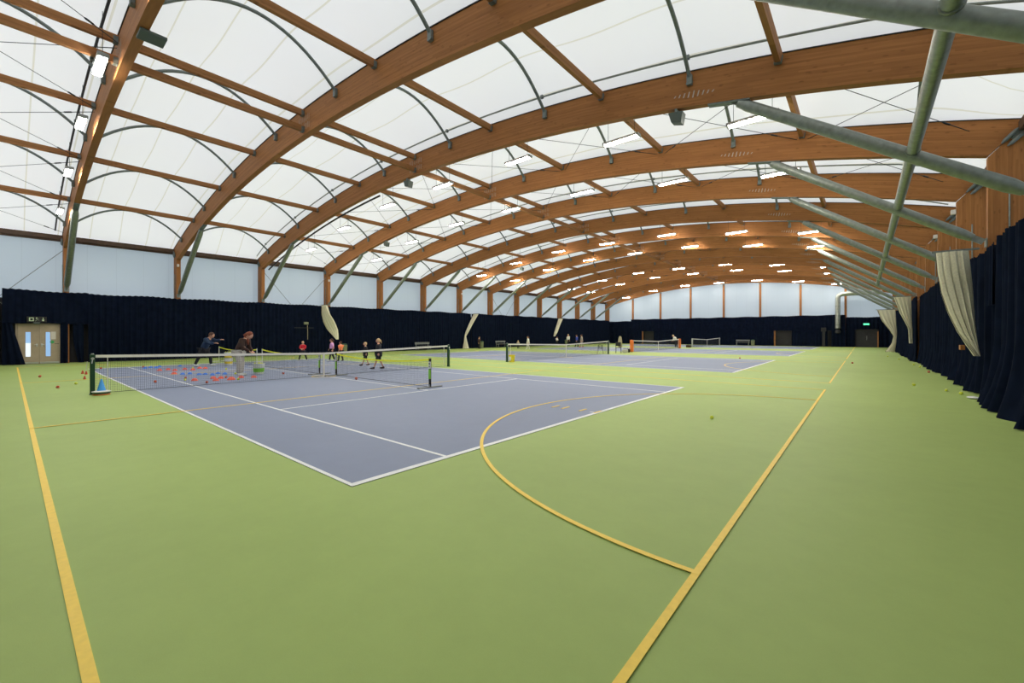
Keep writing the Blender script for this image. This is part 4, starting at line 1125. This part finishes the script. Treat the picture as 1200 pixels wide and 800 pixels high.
    # clothes
    if cloth.get('top'):
        keys = ['pel', 'spi', 'che', 'nek', 'sL', 'sR', 'eL', 'eR'] + (['wL', 'wR'] if cloth.get('long', True) else [])
        q = MB(); mesh_to_mb(sk(keys, .017, dict(nek=.052, sL=.046, sR=.046, che=(.09, .072), spi=(.085, .07), wL=.018, wR=.018, pel=(.095, .078))), q); q.build('jacket' if cloth.get('long', True) else 'shirt', M[cloth['top']], root, smooth=True)
    if cloth.get('legs'):
        keys = ['pel', 'hL', 'hR', 'kL', 'kR'] + (['aL', 'aR'] if cloth.get('full', True) else [])
        w_ = cloth.get('wide', 0)
        q = MB(); mesh_to_mb(sk(keys, .010, dict(pel=(.092, .074), hL=.060, hR=.060, kL=.034+w_, kR=.034+w_, aL=.026+w_, aR=.026+w_)), q); q.build('trousers' if cloth.get('full', True) else 'shorts', M[cloth['legs']], root, smooth=True)
    for sd in ('L', 'R'):
        a, t = P['a'+sd], P['t'+sd]; dd = (t-a); dd.z = 0; dd.normalize(); ang = math.atan2(dd.y, dd.x)
        zf = min(0.0, 0)+min(a.z, t.z+.03*H)-.022*H
        q = MB(); Mr = Matrix.Rotation(ang, 3, 'Z')
        q.ball(Vector((a.x, a.y, a.z-.020*H))+dd*.045*H, .08*H, 14, 0, sc=(1., .42, .36), rot=Mr); q.ball(Vector((a.x, a.y, a.z-.002*H)), .036*H, 10, 0)
        q.v = [(v[0], v[1], max(v[2], a.z-.044*H)) for v in q.v]
        q.build('shoe', M[cloth.get('shoe', 'wplast')], root, smooth=True)
    # hair
    q = MB(); q.ball(c+Mx@Vector((-.15*hr, 0, .13*hr)), hr*1.03, 18, 0, sc=(1.0, .84, 1.08), rot=Mx)
    q.v = [tuple(Vector(v)) for v in q.v]
    if hair in ('long', 'tail'):
        b0 = c+Mx@Vector((-.75*hr, 0, .1*hr))
        if hair == 'long': q.tube([b0, b0+Mx@Vector((-.35*hr, 0, -.9*hr)), b0+Vector((-.1*hr, 0, -2.3*hr)), b0+Vector((.1*hr, 0, -3.6*hr))], [hr*.55, hr*.6, hr*.5, hr*.15], 10)
        else: q.tube([b0, b0+Mx@Vector((-.55*hr, 0, -.2*hr)), b0+Mx@Vector((-.75*hr, 0, -1.6*hr))], [hr*.35, hr*.3, hr*.08], 8)
    q.build('hair', M[hairmat], root, smooth=True)
    return root
# heading: camera view axis makes an angle; "facing image right" is direction (cos yaw, sin yaw)
FR = .697
lunge = dict(pel=(-.02, 0, .47), spi=(.02, 0, .56), che=(.07, 0, .66), nek=(.12, 0, .745), nk2=(.15, 0, .78), hed=(.19, 0, .84),
             sL=(.10, .10, .73), eL=(.24, .12, .69), wL=(.38, .08, .72), sR=(.10, -.10, .73), eR=(.22, -.13, .62), wR=(.34, -.10, .63),
             hL=(-.01, .05, .45), kL=(.10, .08, .26), aL=(.12, .08, .045), tL=(.20, .09, .018), hR=(-.03, -.05, .45), kR=(-.10, -.07, .26), aR=(-.20, -.08, .05), tR=(-.12, -.09, .018), look=(1, 0, -.15))
person('person in navy jacket and black trousers, lunging with arms stretched forward, left behind net', (-25.65, 6.35, 0), FR, 1.88, lunge, dict(top='navycl', legs='blackcl', shoe='wplast'), 'short', 'hair_brown')
bend = dict(pel=(-.05, 0, .52), spi=(-.01, 0, .61), che=(.05, 0, .71), nek=(.11, 0, .79), nk2=(.14, 0, .82), hed=(.19, 0, .875),
            sL=(.09, .10, .775), eL=(.10, .13, .62), wL=(.19, .10, .53), sR=(.09, -.10, .775), eR=(.12, -.13, .62), wR=(.24, -.08, .53),
            hL=(-.04, .05, .5), kL=(-.03, .07, .27), aL=(-.05, .08, .045), tL=(.035, .09, .018), hR=(-.04, -.05, .5), kR=(.02, -.06, .28), aR=(.0, -.07, .045), tR=(.085, -.08, .018), look=(1, 0, -.35))
person('person with long auburn hair, brown jacket and loose grey trousers, leaning over a bucket', (-18.84, 5.85, 0), FR, 1.82, bend, dict(top='browncl', legs='greycl', wide=.020, shoe='wplast'), 'long', 'hair_red')
strad = dict(hL=(0, .05, .49), kL=(.02, .13, .27), aL=(0, .19, .045), tL=(.06, .23, .018), hR=(0, -.05, .49), kR=(.02, -.13, .27), aR=(0, -.19, .045), tR=(.06, -.23, .018),
             eL=(.03, .14, .66), wL=(.13, .06, .62), eR=(.03, -.14, .66), wR=(.13, -.06, .62), look=(1, .3, -.1))
person('child in red top and black leggings standing with legs apart', (-26.5, 11.6, 0), FR-R(80), 1.2, strad, dict(top='redcl', legs='blackcl', shoe='wplast'), 'short', 'hair_blond')
walk = dict(kL=(.06, .05, .28), aL=(.10, .05, .05), tL=(.18, .05, .02), kR=(-.03, -.05, .28), aR=(-.11, -.05, .06), tR=(-.03, -.05, .018), eL=(-.06, .13, .64), wL=(-.04, .14, .52), eR=(.04, -.13, .64), wR=(.11, -.12, .55))
person('child in pink top and black leggings, in front of the netting bundle', (-24.65, 12.5, 0), FR+R(200), 1.36, walk, dict(top='pinkcl', legs='blackcl', long=False, shoe='wplast'), 'tail', 'hair_brown')
person('child in bright orange top, standing just right of the pink one', (-24.45, 12.95, 0), FR+R(150), 1.2, walk, dict(top='orangecl', legs='blackcl', long=False, shoe='blackcl'), 'short', 'hair_brown')
walk2 = dict(walk); walk2.update(kL=(.05, .06, .27), aL=(.14, .07, .045), tL=(.21, .08, .018), kR=(-.04, -.06, .28), aR=(-.14, -.07, .045), tR=(-.06, -.08, .018))
person('smaller blond child in black top and shorts, walking left of a taller one', (-20.0, 11.95, 0), FR+R(200), 1.22, walk2, dict(top='blackcl', legs='blackcl', full=False, shoe='browncl'), 'short', 'hair_blond')
person('taller blond child in black top with ponytail, right of the smaller one', (-17.6, 11.2, 0), FR+R(185), 1.43, walk2, dict(top='blackcl', legs='blackcl', full=False, shoe='browncl'), 'tail', 'hair_blond')
person('person in white top standing beyond the second net, left part', (-27.4, 35.4, 0), FR+R(170), 1.40, walk, dict(top='whitecl', legs='whitecl', shoe='wplast'), 'tail', 'hair_brown')
person('child in yellow-tan top close to the person in white', (-28.6, 35.2, 0), FR+R(90), .95, {}, dict(top='beigecl', legs='blackcl', shoe='wplast'), 'short', 'hair_blond')
person('person in white jacket and black trousers by the far left curtain', (-31.2, 49.3, 0), FR-R(60), 1.6, {}, dict(top='whitecl', legs='blackcl', shoe='blackcl'), 'short', 'hair_blond')
person('person in royal blue top on the far court, left of one in tan', (-28.2, 46.6, 0), FR+R(150), 1.55, walk, dict(top='bluecl', legs='blackcl', shoe='blackcl'), 'short', 'hair_brown')
person('person in tan clothes on the far court, right of the blue top', (-26.9, 45.6, 0), FR+R(160), 1.58, walk, dict(top='beigecl', legs='beigecl', shoe='redcl'), 'short', 'hair_brown')
person('person in dark jacket by the litter bin at the second netting bundle', (-33.2, 33.9, 0), FR-R(30), 1.35, {}, dict(top='browncl', legs='blackcl', shoe='blackcl'), 'short', 'hair_black')
person('small person in white shirt below the farthest left netting bundle', (-32.8, 48.9, 0), FR-R(50), 1.25, strad, dict(top='whitecl', legs='blackcl', shoe='wplast'), 'short', 'hair_black')
person('person in white top leaning over the orange net pad', (-16.75, 49.6, 0), FR+R(180), 1.62, bend, dict(top='whitecl', legs='blackcl', shoe='wplast'), 'short', 'hair_blond')

# ------------------------------------------------------------------ light, camera, world
w = D.worlds.new('World'); SC.world = w; w.use_nodes = True
bg = w.node_tree.nodes['Background']; bg.inputs[0].default_value = (.97, .985, 1., 1); bg.inputs[1].default_value = 1.74

cam = D.cameras.new('Camera'); co = D.objects.new('Camera', cam); COL.objects.link(co)
co.location = (0, 0, 1.65); co.rotation_euler = (R(90), 0, .697)
cam.lens = 493./1200*36; cam.sensor_width = 36; cam.shift_y = -8.9/1200; cam.clip_end = 300; cam.clip_start = .05
SC.camera = co
SC.view_settings.view_transform = 'Standard'; SC.view_settings.look = 'None'
SC.view_settings.exposure = 0.0; SC.view_settings.gamma = 1.0; SC.view_settings.use_curve_mapping = False
SC.cycles.max_bounces = 10; SC.cycles.diffuse_bounces = 6; SC.cycles.transmission_bounces = 6
